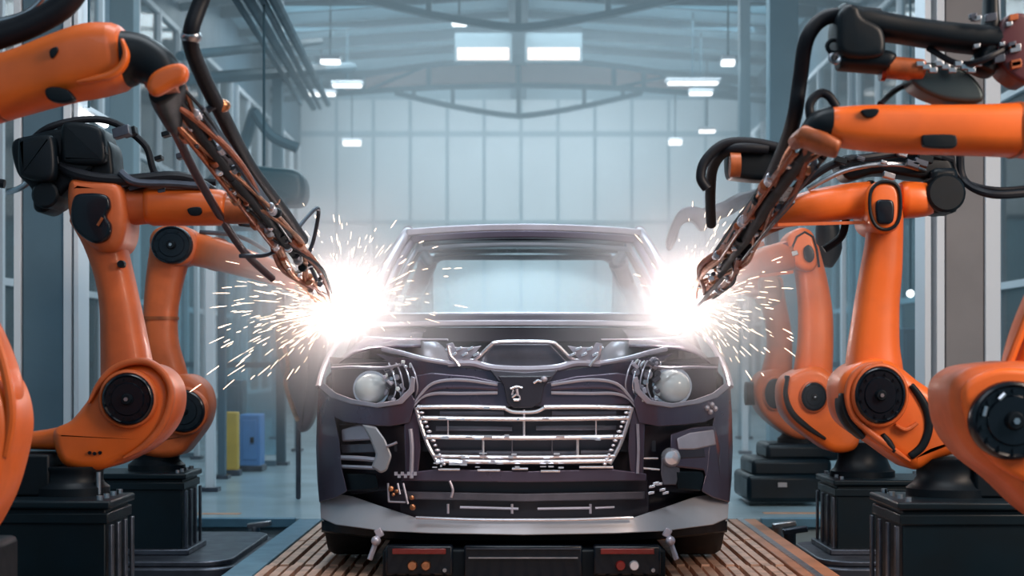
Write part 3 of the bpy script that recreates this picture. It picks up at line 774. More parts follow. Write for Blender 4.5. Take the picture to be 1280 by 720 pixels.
# ---- upper crossmember scoop
sc_ = panel('scoop_plate', [(598, 452), (618, 430), (688, 430), (708, 452), (690, 458), (655, 460), (615, 458)], .17, .03, CARMID)
fbar('scoop_top', [(584, 451), (596, 448), (612, 433), (622, 428), (655, 427), (688, 428), (698, 433), (714, 448), (728, 451)], .009, CHROME, sc_, .13, flat=1.3)
fbar('scoop_bottom', [(560, 455), (590, 454), (615, 460), (655, 462), (695, 460), (720, 454), (750, 455)], .017, BODYL, sc_, .12, flat=.8)
panel('scoop_lip', [(612, 462), (655, 465), (698, 462), (688, 476), (680, 480), (630, 480), (622, 476)], .10, .04, CARMID)
for f in (lambda l: l, mir):
    b_ = panel('scoop_bracket', f([(558, 430), (566, 428), (569, 434), (590, 434), (602, 432), (590, 446), (584, 452), (574, 455), (564, 456), (560, 446)]), .12, .04, BODYL)
    for k in range(6):
        u = 560 + k * 7; v = 436 + (k * 7) % 14
        q = CP(*f([(u, v)])[0], .11); MB().obox(q, (.014, 0, .006), (0, .01, 0), (-.002, 0, .006)).build('bracket_tab', CHROME, b_, bev=.002)
    fbar('bracket_hook', f([(560, 432), (563, 444), (570, 452), (574, 458)]), .008, CHROME, b_, .105)
    fbar('fender_rail', f([(478, 436, .12), (500, 441, .1), (530, 449, .1), (566, 455, .12)]), .012, BODYL, None, flat=.8)
    fbar('fender_seam', f([(455, 421, .5), (500, 424, .45), (560, 425, .4)]), .006, BODYL)
panel('slam_panel', [(470, 442), (530, 452), (565, 458), (612, 464), (655, 468), (698, 464), (746, 458), (781, 452), (841, 442), (800, 470), (720, 474), (655, 484), (590, 474), (511, 470)], .13, .04, BODY)
# ---- fog lamp areas (left and right differ)
fg = panel('fog_recess', [(424, 530), (508, 532), (508, 612), (440, 618), (430, 600), (424, 560)], .16, .02, CARDK)
fg2 = panel('fog_recess', mir([(424, 530), (508, 532), (508, 612), (440, 618), (430, 600), (424, 560)]), .16, .02, CARDK)
panel('fog_blade', [(427, 537), (450, 530), (464, 534), (466, 550), (428, 552)], .04, .04, BODYL, fg, bev=.008)
panel('fog_blade', [(426, 556), (466, 554), (470, 566), (428, 567)], .06, .03, CARMID, fg)
fbar('fog_bar', [(425, 572), (450, 573), (470, 575)], .012, BODYL, fg, .02, flat=.8)
fbar('fog_bar', [(427, 583), (450, 584), (468, 585)], .009, BODYL, fg, .02, flat=.8)
panel('corner_brace', [(452, 530), (470, 533), (482, 550), (490, 570), (484, 588), (476, 592), (464, 584), (470, 568), (462, 548)], -.005, .06, SATIN, fg, bev=.01)
panel('air_duct', [(428, 591), (470, 592), (474, 612), (432, 614)], .03, .05, BLACK, fg, bev=.008)
fbar('sensor_stub', [(483, 558), (492, 555), (496, 553)], .006, BODYL, fg, -.01)
# right side: sculpted recess panel with sensor
panel('corner_inner', [(838, 543), (866, 534), (893, 532), (900, 560), (900, 600), (886, 608), (880, 588), (845, 584), (838, 566)], .0, .06, BODYL if False else BODY, fg2, bev=.01)
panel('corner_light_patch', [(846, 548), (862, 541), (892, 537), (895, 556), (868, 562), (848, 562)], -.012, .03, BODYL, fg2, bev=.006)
panel('corner_pocket', [(848, 563), (880, 560), (882, 572), (850, 574)], -.004, .02, CARDK, fg2, bev=.006)
panel('air_duct', [(844, 588), (878, 589), (882, 606), (876, 614), (846, 612)], .01, .05, BLACK, fg2, bev=.008)
c = CP(839, 572, .0)
sn = MB().lathe(c, [(.001, -.03), (.03, -.025), (.042, -.005), (.045, .03)], 'Y', 24).build('parking_sensor', CHROME, fg2)
panel('sensor_stem', [(827, 572), (848, 572), (850, 590), (845, 606), (829, 606), (826, 592)], .01, .05, CARMID, fg2, bev=.01)
for pl in ([(800, 573), (822, 573)], [(802, 585), (824, 587)], [(800, 545), (800, 590)]):
    fbar('sensor_wire', pl, .005, CHROME, fg2, .02)
m = MB()
for u, v in ((815, 608), (820, 604), (828, 612), (814, 616), (824, 605), (832, 616)): m.obox(CP(u, v, -.01), (.014, 0, .003), (0, .01, 0), (0, 0, .006))
m.build('plug', CHROME, fg2, bev=.002)
m = MB(); [m.ball(CP(884 + a, 510 + b, -.012), .014, .01, .014, 8, 6) for a, b in ((0, 0), (6, -4), (4, 5), (10, 1))]
m.build('side_clip', BODYL, fr_)
# pillars beside the grille
pair('grille_pillar', [(505, 530), (519, 512), (524, 530), (526, 560), (522, 600), (507, 600)], .01, .06, BODY)
fbar('pillar_trim', [(513, 536), (515, 560), (514, 598)], .010, BODYL, None, -.005)
fbar('pillar_trim', [(797, 530), (798, 560), (797, 592)], .007, BODYL, None, -.002)
# ---- lower intake
panel('lower_upper_beam', [(500, 592), (548, 586), (655, 589), (763, 586), (808, 592), (808, 601), (655, 603), (503, 601)], .0, .07, BODY)
panel('intake_back', [(500, 600), (810, 600), (812, 650), (500, 650)], .12, .02, CARDK)
panel('intake_bar', [(505, 614), (655, 617), (806, 614), (806, 624), (655, 627), (505, 624)], .03, .05, CARMID)
fbar('intake_wire', [(562, 601), (566, 612), (564, 622)], .006, BODYL, None, .0)
fbar('intake_strip', [(575, 634), (648, 636)], .006, BODYL, None, .03)
fbar('intake_strip', [(672, 636), (738, 635)], .006, BODYL, None, .03)
fbar('intake_strip', [(744, 635), (768, 634)], .005, BODYL, None, .03)
for u in (560, 640, 738): fbar('intake_tab', [(u, 630), (u, 642)], .006, BODYL, None, .03)
# tow bracket cluster
tb = panel('tow_bracket', [(486, 612), (508, 612), (508, 628), (486, 626)], -.01, .05, CARDK)
m = MB()
for a, b in (((485, 604), (486, 627)), ((486, 627), (507, 628)), ((497, 604), (500, 618)), ((504, 604), (510, 630))): m.tube([CP(*a, -.02), CP(*b, -.02)], .005, 6)
m.build('bracket_wire', BODYL, tb)
for u, v, r_ in ((489, 611, .014), (496, 614, .010), (492, 618, .009), (515, 622, .012), (516, 634, .015)): MB().ball(CP(u, v, -.025), r_, .01, r_, 10, 8).build('bracket_bolt', COPPER, tb)
m = MB()
for k in range(7): m.obox(CP(495 + k * 4, 592 + (k % 2) * 3, -.012), (.007, 0, 0), (0, .008, 0), (0, 0, .008))
m.build('bracket_clip', BODYL, tb)
# ---- bumper lip
lipT = [(399, 624), (415, 613), (440, 616), (480, 630), (520, 644), (600, 647), (655, 648)]
lipB = [(655, 668), (600, 668), (520, 666), (460, 664), (420, 661), (402, 655)]
full = lipT + mir(lipT)[::-1][1:] + mir(lipB)[::-1][:-1] + lipB
lip = panel('bumper_lip', [(400, 627), (415, 617), (440, 620), (480, 634), (520, 647), (655, 650), (791, 647), (831, 634), (871, 620), (896, 617), (911, 627), (910, 648), (891, 656), (831, 664), (771, 667), (655, 669), (540, 667), (480, 664), (420, 656), (401, 648)], -.045, .09, SATIN, bev=.012, lean=lambda u, v: .17 * max(0, (657 - v) / 40) ** 1.2)
fbar('lip_chrome', [(520, 647), (590, 649.5), (655, 650), (720, 649.5), (791, 647)], .007, CHROME, lip, -.045)
m = MB()
rs = []
for i in range(31):
    u = 402 + (909 - 402) * i / 30; t_ = abs(u - CX) / 254
    v = 669 - 14 * max(0, t_ - .55) ** 1.2 * 2.2
    rs.append([CP(u, v - 6, -.03), CP(u, v - 6, .35), CP(u, v + 8, .30), CP(u, v + 6, .0)])
m.rings(rs).build('under_tray', BLACK, car)
# wheel-arch liners
for s in (-1, 1):
    rs = []
    for j in range(13):
        a = math.pi * j / 12; y, z = 8.95 + .43 * math.cos(a), .36 + .43 * math.sin(a)
        rs.append([(OX + s * .62, y, z), (OX + s * .945, y, z)])
    MB().grid(rs).build('wheel_liner', BLACK, car, solid=.006)
# ================================================================== ROBOTS
def rough_cover(t, u, v, y, ru, rv, th=.05, bolts=10, hub=.22, m_=None, name='motor_cover', ring=True, parent=None):
    if ring:
        rg = disc_mb(u, v, y + .012, ru * 1.13, rv * 1.13, th)
        rg.build('cover_ring', ORANGE2, t)
    o = disc_mb(u, v, y, ru, rv, th, bolts=bolts).build(name, m_ or BLACKG, t)
    s = y / FPX
    MB().lathe(P(u, v, y), [(.0005, -.022), (ru * s * hub * .8, -.022), (ru * s * hub, -.012), (ru * s * hub, .004)], 'Y', 18).build('hub_cap', BLACK, o)
    MB().lathe(P(u, v, y), [(.0003, -.030), (ru * s * .08, -.030), (ru * s * .08, -.018)], 'Y', 6).build('hub_bolt', STEEL, o)
    return o
def pedestal(uf0, uf1, ub, v0, yf, label, zb=-.2, side=1):
    """box with ribbed side: near front edge uf0..uf1 at yf, far edge of the visible side at ub"""
    xa, xb = (uf0 - U0) / FPX * yf, (uf1 - U0) / FPX * yf
    xs_ = xa if side > 0 else xb
    yb = xs_ * FPX / (ub - U0)
    zt = CH - (v0 - V0) / FPX * yf
    t = thing('robot_pedestal', ((xa + xb) / 2, (yf + yb) / 2, zb), label, 'pedestal')
    MB().box(xa + .012, xb - .012, yf + .012, yb - .012, zb, zt - .03).build('body', PED, t, bev=.006)
    MB().box(xa - .01, xb + .01, yf - .01, yb + .01, zt - .03, zt).build('top_plate', PED, t, bev=.008)
    MB().box(xa, xb, yf, yb, zt - .085, zt - .045).build('upper_band', PED, t, bev=.005)
    MB().box(xa - .03, xb + .03, yf - .03, yb + .03, zb, zb + .03).build('foot_plate', DSTEEL, t, bev=.006)
    n = 4
    for k in range(n):
        y = yf + .03 + (yb - yf - .06) * k / (n - 1)
        MB().box(xs_ - (.012 if side > 0 else -.0), xs_ + (.0 if side > 0 else .012), y - .02, y + .02, zb + .03, zt - .09).build('side_rib', DSTEEL, t, bev=.003)
    m = MB()
    for k in range(4):
        for xx in (xa + .04, xb - .04): m.cyl((xx, yf + .04 + (yb - yf - .08) * k / 3, zt), (xx, yf + .04 + (yb - yf - .08) * k / 3, zt + .016), .012, 8)
    m.build('top_bolt', STEEL, t)
    return t, (xa, xb, yf, yb, zt)
def base_mb(c, z0, z1, r0, r1):
    return MB().lathe((c.x, c.y, 0), [(.001, z0), (r0, z0), (r0, z0 + .03), (r0 * .88, z0 + .045), (r1, z0 + (z1 - z0) * .5), (r1, z1 - .02), (r1 * 1.05, z1 - .01), (r1 * 1.05, z1), (.001, z1)], 'Z', 36)
def gun(t, A, B, seed, wide=.05, n=60, glow=.5):
    """welding gun with its cable bundle between two 3D points"""
    random.seed(seed)
    A = Vector(A); B = Vector(B); d = (B - A); L = d.length; d.normalize()
    s_ = Vector((d.z, 0, -d.x)).normalized(); y_ = Vector((0, 1, 0))
    at = lambda f, a=0, b=0: A + d * L * f + s_ * a + y_ * b
    g = MB().tube([at(0), at(.25, .01), at(.5, -.005), at(.72)], [wide * .45, wide * .55, wide * .5, wide * .3], 14).build('weld_gun', BLACK, t)
    MB().bar(at(.03, wide), at(.62, wide * .9), .012, .05).build('gun_frame', ORDARK, g, bev=.004); MB().bar(at(.08, -wide), at(.6, -wide * .8), .012, .04).build('gun_frame', DSTEEL, g, bev=.004)
    for f0, f1, a_ in ((.06, .16, .3), (.2, .27, -.3), (.3, .42, .2), (.47, .52, -.2)): MB().obox(at((f0 + f1) / 2, a_ * wide, -wide * .7), d * L * (f1 - f0) / 2, s_ * wide * .5, y_ * wide * .3).build('gun_plate', COPPER if a_ > 0 else STEEL, g, bev=.008)
    for k in range(5):
        ph = k * 1.3; pts = []
        for j in range(14):
            f = j / 13; a = math.sin(ph + f * (5 + k)) * wide * (1.2 + 1.3 * math.exp(-((f - .8) / .18) ** 2)); b = math.cos(ph + f * (4 + k)) * wide * .8 - wide * .6
            pts.append(at(f * .93, a * (1 - .35 * f), b))
        MB().tube(spline(pts, 3), .006 + .003 * (k % 3), 8).build('gun_cable', (RUBBER, COPPER, ORDARK, RUBBER, COPPER)[k], g)
    for k in range(n):
        f = .02 + .86 * (k + random.random() * .6) / n; a = random.uniform(-1.25, 1.25) * wide; b = random.uniform(-1.3, -.3) * wide
        q = at(f, a, b); m = MB(); r = random.uniform(.008, .021)
        if k % 3 == 0: m.cyl(q - d * r, q + d * r * 1.6, r, 12)
        elif k % 3 == 1: m.obox(q, d * r * 1.5, s_ * r * .7, y_ * r * .9)
        else: m.lathe(q, [(.001, -.012), (r * .8, -.012), (r, -.004), (r, .02)], 'Y', 12)
        m.build('gun_fitting', (STEEL, CHROME, COPPER, BLACK, ORDARK, DSTEEL, CHROME)[k % 7], g, bev=.002)
    for k in range(5):
        f = .12 + .16 * k; m = MB(); q = at(f)
        m.rings([[q + (s_ * math.cos(2 * math.pi * j / 16) + y_ * math.sin(2 * math.pi * j / 16)) * rr + d * o_ for j in range(16)] for rr, o_ in ((wide * 1.02, -.012), (wide * 1.22, -.010), (wide * 1.22, .010), (wide * 1.02, .012))], cap=False)
        m.build('clamp_ring', (STEEL, DSTEEL)[k % 2], g)
    for sgn in (-1, 1):
        MB().tube(spline([at(.60, sgn * wide * .6), at(.74, sgn * wide * 1.25), at(.88, sgn * wide * .9), at(.965, sgn * wide * .25)], 6), [.020 - .0006 * i for i in range(19)], 10).build('electrode_arm', COPPER if sgn > 0 else ORDARK, g)
    MB().tube([at(.80), at(.9), at(1.0)], [.014, .010, .005], 10).build('electrode_tip', COPPER, g)
    return g
def band(t, path, m_=BLACK, name='seam_ring'):
    return arm_mb(path, k=1, cap=False).build(name, m_, t)

# ---- L2: big left robot
y = 7.0
pd, bx = pedestal(-60, 135, 165, 626, 6.6, 'black ribbed pedestal under the front left orange robot', side=-1)
t = thing('welding_robot', (P(90, 0, 7.0).x, 7.0, bx[4]), 'large orange robot at left with upright bent arm and dark elbow cover', 'robot')
c = P(88, 600, 6.92)
base_mb(c, bx[4], CH - (582 - V0) / FPX * 6.92, .15, .125).build('base', BLACK, t)
MB().box(c.x - .30, c.x - .05, 6.8, 7.1, bx[4], bx[4] + .16).build('junction_box', BLACK, t, bev=.01)
MB().cyl(P(123, 618, 6.85), P(123, 590, 6.85), .010).build('hose_fitting', STEEL, t)
arm_mb([(38, 550, y, 10.5, .10), (60, 549, y, 12.5, .12), (84, 547, y, 15, .13), (106, 546, y, 16, .12)], e=3.6).build('shoulder_tail', ORANGE, t)
cast_mb([(64, 540), (86, 526), (106, 502), (122, 478), (150, 460), (178, 455), (200, 464), (213, 484), (214, 510), (204, 536), (182, 560), (150, 578), (122, 588), (92, 587), (72, 576)], y, .34, .04).build('shoulder_casting', ORANGE, t)
stroke_mb([(112, 503, 2), (124, 482), (140, 463), (162, 453), (186, 453), (205, 467), (214, 488), (211, 512), (200, 536), (180, 558), (156, 572, 2)], y - .16, 4.5, .05).build('shoulder_rim', ORANGE2, t)
arm_mb([(163, 500, y, 32, .12), (160, 468, y, 32, .12), (156, 430, y, 28.5, .11), (150, 380, y, 24, .10), (142, 340, y, 23, .10), (130, 300, y, 25, .11), (118, 268, y, 30, .12)]).build('lower_arm', ORANGE2, t)
cast_mb([(84, 228), (100, 222), (132, 224), (150, 232), (156, 262), (154, 296), (142, 314), (118, 312), (98, 292), (84, 268)], y, .30, .04).build('elbow_housing', ORANGE2, t)
ec = cast_mb([(92, 246), (110, 241), (132, 244), (137, 258), (132, 270), (138, 282), (134, 298), (118, 304), (98, 292), (88, 274)], y - .13, .10, .012).build('elbow_cover', BLACKG, t)
MB().tube([P(122, 282, y - .19), P(128, 272, y - .19)], .006, 6).build('cover_latch', ORDARK, ec)
rough_cover(t, 159, 499, y - .215, 33, 33, bolts=12)
MB().lathe(P(151, 330, y - .12), [(.001, -.004), (.013, -.004), (.015, .0), (.015, .03)], 'Y', 14).build('plug', BLACK, t)
for a, b in ((112, 564), (118, 565), (125, 564)): MB().lathe(P(a, b - 44 + 46, y - .175), [(.001, -.003), (.007, -.003), (.007, .01)], 'Y', 8).build('bolt', BLACK, t)
arm_mb([(146, 258, y, 24, .11), (170, 258, y, 23, .10), (196, 257, y, 21, .10)]).build('forearm_root', ORANGE2, t)
fa = arm_mb([(190, 257, y, 25, .11), (210, 257, y, 25, .11), (245, 258, y, 24, .11), (278, 260, y, 22, .10)]).build('forearm', ORANGE, t)
band(t, [(154, 255, y, 28, .125), (160, 255, y, 27, .125)])
cast_mb([(234, 262), (240, 259), (250, 259), (252, 265), (248, 269), (238, 269)], y - .10, .03, .004).build('oval_plug', BLACK, fa)
arm_mb([(276, 262, y, 17, .08), (296, 264, y, 16, .07), (312, 268, y, 12, .06)]).build('wrist', ORDARK, t)
# motor cluster and cable nest behind the elbow (dark shapes top-left)
cast_mb([(22, 176), (30, 172), (58, 168), (66, 176), (68, 214), (58, 226), (30, 222), (22, 212)], y - .04, .26, .02).build('drive_box', BLACK, t)
cast_mb([(76, 158), (90, 152), (118, 156), (128, 166), (132, 196), (122, 206), (84, 204), (76, 196)], y - .02, .24, .02).build('drive_box', BLACK, t)
for a, b, r1, l_, z_ in ((64, 246, 17, .22, 0), (104, 200, 22, .26, .04)):
    MB().lathe(P(a, b, y - .02), [(.001, -.10), (r1 * .0026, -.10), (r1 * .0031, -.09), (r1 * .0031, l_ - .1), (.001, l_ - .1)], 'Y', 20).build('axis_motor', BLACK, t)
m = cast_mb([(14, 178), (40, 168), (80, 160), (130, 172), (140, 200), (136, 226), (90, 232), (60, 262), (42, 262), (38, 236), (20, 215)], y + .02, .22, .02).build('motor_bracket', BLACK, t)
random.seed(3)
for k in range(14):
    a, b = random.uniform(15, 235), random.uniform(160, 240)
    q = P(a, b, y - .14 + random.random() * .1); w1 = random.uniform(.01, .035)
    MB().obox(q, (w1, 0, w1 * .3), (0, .03, 0), (-w1 * .1, 0, w1 * .6)).build('connector', (BLACK, DSTEEL, BLACK)[k % 3], t, bev=.003)
for k, pl in enumerate(([(40, 180, y), (90, 215, y - .12), (150, 225, y - .12), (230, 222, y - .08), (280, 250, y)], [(20, 200, y), (60, 160, y - .05), (130, 150, y), (180, 180, y), (200, 222, y), (270, 228, y)], [(6, 230, y), (-30, 225, y)], [(150, 215, y - .13), (170, 228, y - .13), (215, 230, y - .11), (262, 234, y - .08)], [(10, 240, y), (30, 232, y - .05), (60, 205, y - .1)])):
    MB().tube(hose_pts(pl), (.022, .014, .018, .016, .012)[k], 10).build('dress_hose', (RUBBER, RUBBER, RUBBER, DSTEEL, STEEL)[k], t)

# ---- L3: second left robot
y = 9.5
pd, bx = pedestal(96, 230, 250, 592, 9.2, 'black pedestal box of the second left robot on a rounded plate', zb=-.03, side=-1)
tp = thing('base_plate', (-1.95, 9.7, -.2), 'pale edged rounded steel base plate around the second left pedestal', 'plate')
def rplate(x0, x1, y0, y1, z, th, r):
    o = []
    for qx, qy, a0 in ((1, 1, 0), (0, 1, 90), (0, 0, 180), (1, 0, 270)):
        for i in range(7):
            a = R(a0 + 15 * i); o.append(((x1 - r if qx else x0 + r) + math.cos(a) * r, (y1 - r if qy else y0 + r) + math.sin(a) * r))
    return MB().rings([[(a, b, z - th) for a, b in o], [(a, b, z) for a, b in o]])
rplate(-2.50, -1.40, 8.85, 10.5, -.06, .14, .18).build('plate', DSTEEL, tp, bev=.01)
rplate(-2.46, -1.44, 8.90, 10.45, -.03, .03, .16).build('tread', DSTEEL, tp, bev=.008)
y = 9.5
t = thing('welding_robot', (P(200, 0, 9.5).x, 9.5, bx[4]), 'orange robot at left standing just behind the large one, forearm reaching the weld', 'robot')
c = P(196, 600, 9.5)
base_mb(c, bx[4], CH - (560 - V0) / FPX * 9.5, .15, .12).build('base', BLACK, t)
cast_mb([(160, 560), (172, 540), (190, 500), (206, 474), (232, 468), (252, 480), (260, 502), (256, 528), (240, 552), (222, 570), (190, 572)], y, .30, .045).build('shoulder_casting', ORANGE2, t)
arm_mb([(214, 510, y, 26, .11), (210, 470, y, 24, .10), (202, 430, y, 21, .10), (201, 390, y, 21, .09), (206, 350, y, 23, .09), (214, 312, y, 26, .10)]).build('lower_arm', ORDARK if False else ORANGE2, t)
rough_cover(t, 229, 514, y - .20, 27, 27, bolts=10)
band(t, [(200, 400, y, 23, .10), (200, 396, y, 23, .10)], ORDARK)
cast_mb([(186, 296), (196, 284), (220, 280), (240, 288), (246, 306), (240, 324), (222, 332), (200, 326), (188, 312)], y, .26, .035).build('elbow_housing', ORANGE2, t)
rough_cover(t, 214, 306, y - .165, 26, 24, bolts=8, ring=False, name='elbow_cover')
fa = arm_mb([(232, 308, y, 22, .09), (262, 316, y - .05, 20, .09), (300, 327, y - .28, 18, .08), (345, 342, y - .5, 15, .07), (378, 360, y - .68, 11, .05)]).build('forearm', ORANGE, t)
band(fa, [(268, 317, y - .06, 21, .095), (273, 318.5, y - .07, 21, .095)], ORDARK)
arm_mb([(372, 357, y - .66, 9, .04), (392, 370, y - .80, 7, .03), (410, 386, y - .92, 4, .02)]).build('torch_neck', ORDARK, t)
m = MB().tube(hose_pts([(250, 290, y - .05), (300, 296, y - .1), (345, 322, y - .4), (385, 356, y - .7)]), .012, 8); m.build('torch_hose', DSTEEL, t)

# ---- L1: nearest left robot, mostly outside the frame
y = 5.5
t = thing('welding_robot', (P(-90, 0, 5.5).x, 5.5, -.2), 'nearest left orange robot whose thick forearm enters at the top left corner', 'robot')
MB().box(P(-210, 0, y).x, P(-10, 0, y).x, 5.3, 5.8, -.2, CH - (680 - V0) / FPX * y).build('base', BLACK, t, bev=.02)
cast_mb([(-150, 560), (-130, 480), (-60, 440), (-10, 470), (8, 520), (2, 575), (-20, 640), (-60, 690), (-140, 690)], y, .34, .05).build('shoulder_casting', ORANGE, t)
rough_cover(t, -62, 560, y - .2, 46, 50)
arm_mb([(-62, 560, y, 45, .12), (-30, 520, y, 42, .12), (-12, 490, y, 38, .11), (-24, 440, y, 34, .11), (-48, 390, y, 34, .11), (-80, 300, y, 34, .11), (-110, 200, y, 40, .12), (-115, 160, y, 46, .13)]).build('lower_arm', ORANGE, t)
MB().tube(hose_pts([(6, 570, y - .13), (14, 520, y - .14), (8, 470, y - .14), (-6, 420, y - .13)]), .016, 10).build('arm_rib', ORANGE, t)
cast_mb([(-180, 100), (-120, 80), (-50, 100), (-50, 190), (-110, 220), (-170, 180)], y, .34, .05).build('elbow_housing', ORANGE, t)
fa = arm_mb([(-70, 128, y, 46, .13), (-20, 116, y, 40, .12), (30, 102, y, 39, .12), (80, 86, y, 42, .13), (118, 76, y, 45, .13), (148, 72, y, 41, .13)], e=3.0).build('forearm', ORANGE, t)
stroke_mb([(98, 103, 2), (118, 99, 4), (138, 94, 5), (152, 84, 5), (158, 68, 4), (153, 50, 2)], y - .122, 4, .04).build('raised_lip', ORANGE, fa)
cast_mb([(56, 112), (66, 108), (84, 112), (92, 124), (76, 128), (60, 124)], y - .115, .04, .006).build('oval_plug', BLACK, fa)
cast_mb([(62, 62), (70, 58), (72, 63), (66, 72), (62, 70)], y - .12, .04, .004).build('small_patch', BLACK, fa)
arm_mb([(-2, 110, y, 41, .125), (-6, 111, y, 41, .125)], k=1, cap=False).build('seam_ring', ORDARK, fa)
arm_mb([(158, 74, y, 34, .11), (176, 74, y, 30, .10), (196, 84, y, 26, .09), (208, 98, y, 22, .085)]).build('wrist_housing', BLACK, t)
arm_mb([(190, 100, y + .02, 14, .07), (206, 104, y + .02, 15, .08), (220, 104, y + .02, 12, .07)]).build('wrist_flange', ORDARK, t)
cast_mb([(182, 106), (188, 92), (204, 82), (224, 78), (233, 86), (230, 100), (214, 108), (196, 118), (186, 116)], y - .09, .06, .02).build('wrist_ring', ORANGE, t)
arm_mb([(208, 110, y + .02, 13, .06), (214, 128, y + .2, 13, .06), (222, 150, y + .4, 11, .05)]).build('tool_mount', BLACK, t)
gun(t, P(212, 112, y + .1), P(416, 384, 8.5), 11, .044, 70)
gl = [(214, 120, y + .1), (260, 215, 6.4), (312, 300, 7.2), (352, 340, 7.6)]
MB().tube(hose_pts([(q[0] - 12, q[1] + 8, q[2] + .1) for q in gl]), .016, 12).build('gun_spine', mat('dark_wine_steel', (.06, .02, .025), .35, .4), t)
for pl, r_ in (([(270, -40, 5.6), (252, 0, 5.6), (238, 48, 5.6), (252, 92, 5.8), (276, 140, 6.1), (312, 208, 6.7), (352, 262, 7.3), (378, 300, 7.7)], .026),):
    hs = MB().tube(hose_pts(pl), r_, 14).build('dress_hose', RUBBER, t)
    for k, (u, v, yy) in enumerate(((239, 46, 5.6), (276, 132, 6.05), (340, 250, 7.15))):
        MB().ball(P(u, v, yy), .034, .034, .024, 14, 8).build('hose_clamp', COPPER if k else STEEL, hs)
    MB().tube([P(268, 132, 6.0), P(240, 150, 6.0)], .012, 8).build('hose_strut', DSTEEL, hs)
for pl, r_, m_ in (([(-60, 62, y), (0, 45, y), (40, 30, y), (78, 8, y), (100, -20, y)], .040, RUBBER), ([(-60, 36, y + .1), (0, 26, y + .1), (36, 14, y + .1), (62, -12, y + .1)], .010, STEEL), ([(60, -20, y + .1), (80, 0, y + .1), (95, -8, y + .1), (120, -30, y + .1)], .030, RUBBER)):
    MB().tube(hose_pts(pl), r_, 14).build('overhead_hose', m_, t)
for pl in ([(300, 320, 7.3), (335, 318, 7.4), (360, 300, 7.5), (385, 270, 7.7), (398, 262, 7.8), (392, 300, 7.9), (380, 330, 7.9)], [(300, 280, 7.1), (350, 290, 7.4), (380, 320, 7.7), (396, 350, 7.9)]):
    MB().tube(hose_pts(pl), .009, 8).build('loose_wire', DSTEEL, t)

# ---- R2: big right robot
y = 7.0
pd, bx = pedestal(1125, 1400, 1090, 628, 6.6, 'black ribbed pedestal under the tall right orange robot', side=1)
t = thing('welding_robot', (P(1180, 0, 7).x, 7.0, bx[4]), 'large orange robot at right with tall upright arm and oval elbow cap', 'robot')
stroke_mb([(1049, 492, 3), (1052, 512, 6), (1062, 530, 7), (1076, 546, 4)], 6.9, 5, .14).build('black_cable_guard', BLACK, t)
c = P(1188, 600, 6.95)
base_mb(c, bx[4], CH - (572 - V0) / FPX * 6.95, .17, .13).build('base', BLACK, t)
MB().box(c.x + .06, c.x + .42, 6.8, 7.05, bx[4], bx[4] + .18).build('junction_box', BLACK, t, bev=.01)
cast_mb([(1050, 500), (1052, 474), (1070, 456), (1098, 448), (1124, 456), (1150, 476), (1180, 496), (1198, 512), (1208, 540), (1208, 560), (1196, 568), (1170, 576), (1148, 588), (1128, 578), (1100, 558), (1072, 540), (1056, 524)], y, .34, .05).build('shoulder_casting', ORANGE, t)
stroke_mb([(1102, 453, 2), (1080, 459), (1064, 474), (1059, 496), (1066, 520), (1084, 538), (1108, 556), (1136, 576, 2)], y - .16, 4.5, .05).build('shoulder_rim', ORANGE2, t)
arm_mb([(1092, 498, y, 38, .12), (1092, 462, y, 35, .12), (1092, 430, y, 31, .11), (1096, 380, y, 27, .10), (1101, 340, y, 25, .10), (1105, 300, y, 22, .10), (1106, 262, y, 21, .11)]).build('lower_arm', ORANGE, t)
rough_cover(t, 1101, 494, y - .215, 32, 36, bolts=12)
band_o = stroke_mb([(1139, 482, 4), (1150, 497, 5), (1159, 516, 5.5), (1160, 538, 5.5), (1152, 558, 5.5), (1138, 570, 5)], y - .165, 5, .04)
band_o.build('black_cable_guard', BLACK, t)
stroke_mb([(1103, 543, 3), (1109, 553, 6), (1118, 564, 3)], y - .165, 5, .04).build('black_patch', BLACK, t)
stroke_mb([(1119, 531, 2), (1132, 537, 3), (1146, 529, 2)], y - .18, 3, .04).build('arc_rib', ORANGE2, t)
eh = cast_mb([(1086, 240), (1094, 228), (1108, 225), (1121, 229), (1128, 242), (1128, 270), (1122, 286), (1106, 291), (1092, 284), (1086, 268)], y, .34, .03).build('elbow_housing', ORANGE, t)
el = [(1088, 242), (1096, 230), (1107, 227), (1119, 230), (1125, 242), (1125, 268), (1119, 282), (1107, 287), (1095, 282), (1088, 266)]
MB().tube([P(a.x, a.y, y - .172) for a in spline([(p[0], p[1], 0) for p in el], 4, True)] + [P(el[0][0], el[0][1], y - .172)], .007, 8).build('elbow_gasket', BLACK, eh)
cast_mb([(1096, 252), (1106, 249), (1117, 252), (1118, 270), (1114, 279), (1100, 279), (1096, 270)], y - .165, .05, .01).build('elbow_cover', BLACKG, eh)
arm_mb([(1128, 250, y, 23, .11), (1145, 250, y, 22, .11), (1160, 250, y, 20, .10)]).build('elbow_rear', ORANGE, t)
MB().lathe(P(1176, 244, y - .02), [(.001, -.10), (.065, -.10), (.075, -.09), (.075, .12), (.001, .12)], 'Y', 24).build('axis_motor', BLACK, t)
MB().box(P(1160, 0, y).x, P(1192, 0, y).x, y - .08, y + .1, CH - (268 - V0) / FPX * y, CH - (212 - V0) / FPX * y).build('motor_body', BLACK, t, bev=.02)
fa = arm_mb([(1090, 250, y, 23, .11), (1060, 252, y, 22, .11), (1020, 258, y, 21, .10), (990, 266, y + .1, 17, .09), (968, 274, y + .22, 11, .07)]).build('forearm', ORANGE, t)
band(fa, [(1088, 250, y, 24, .115), (1084, 250, y, 24, .115)])
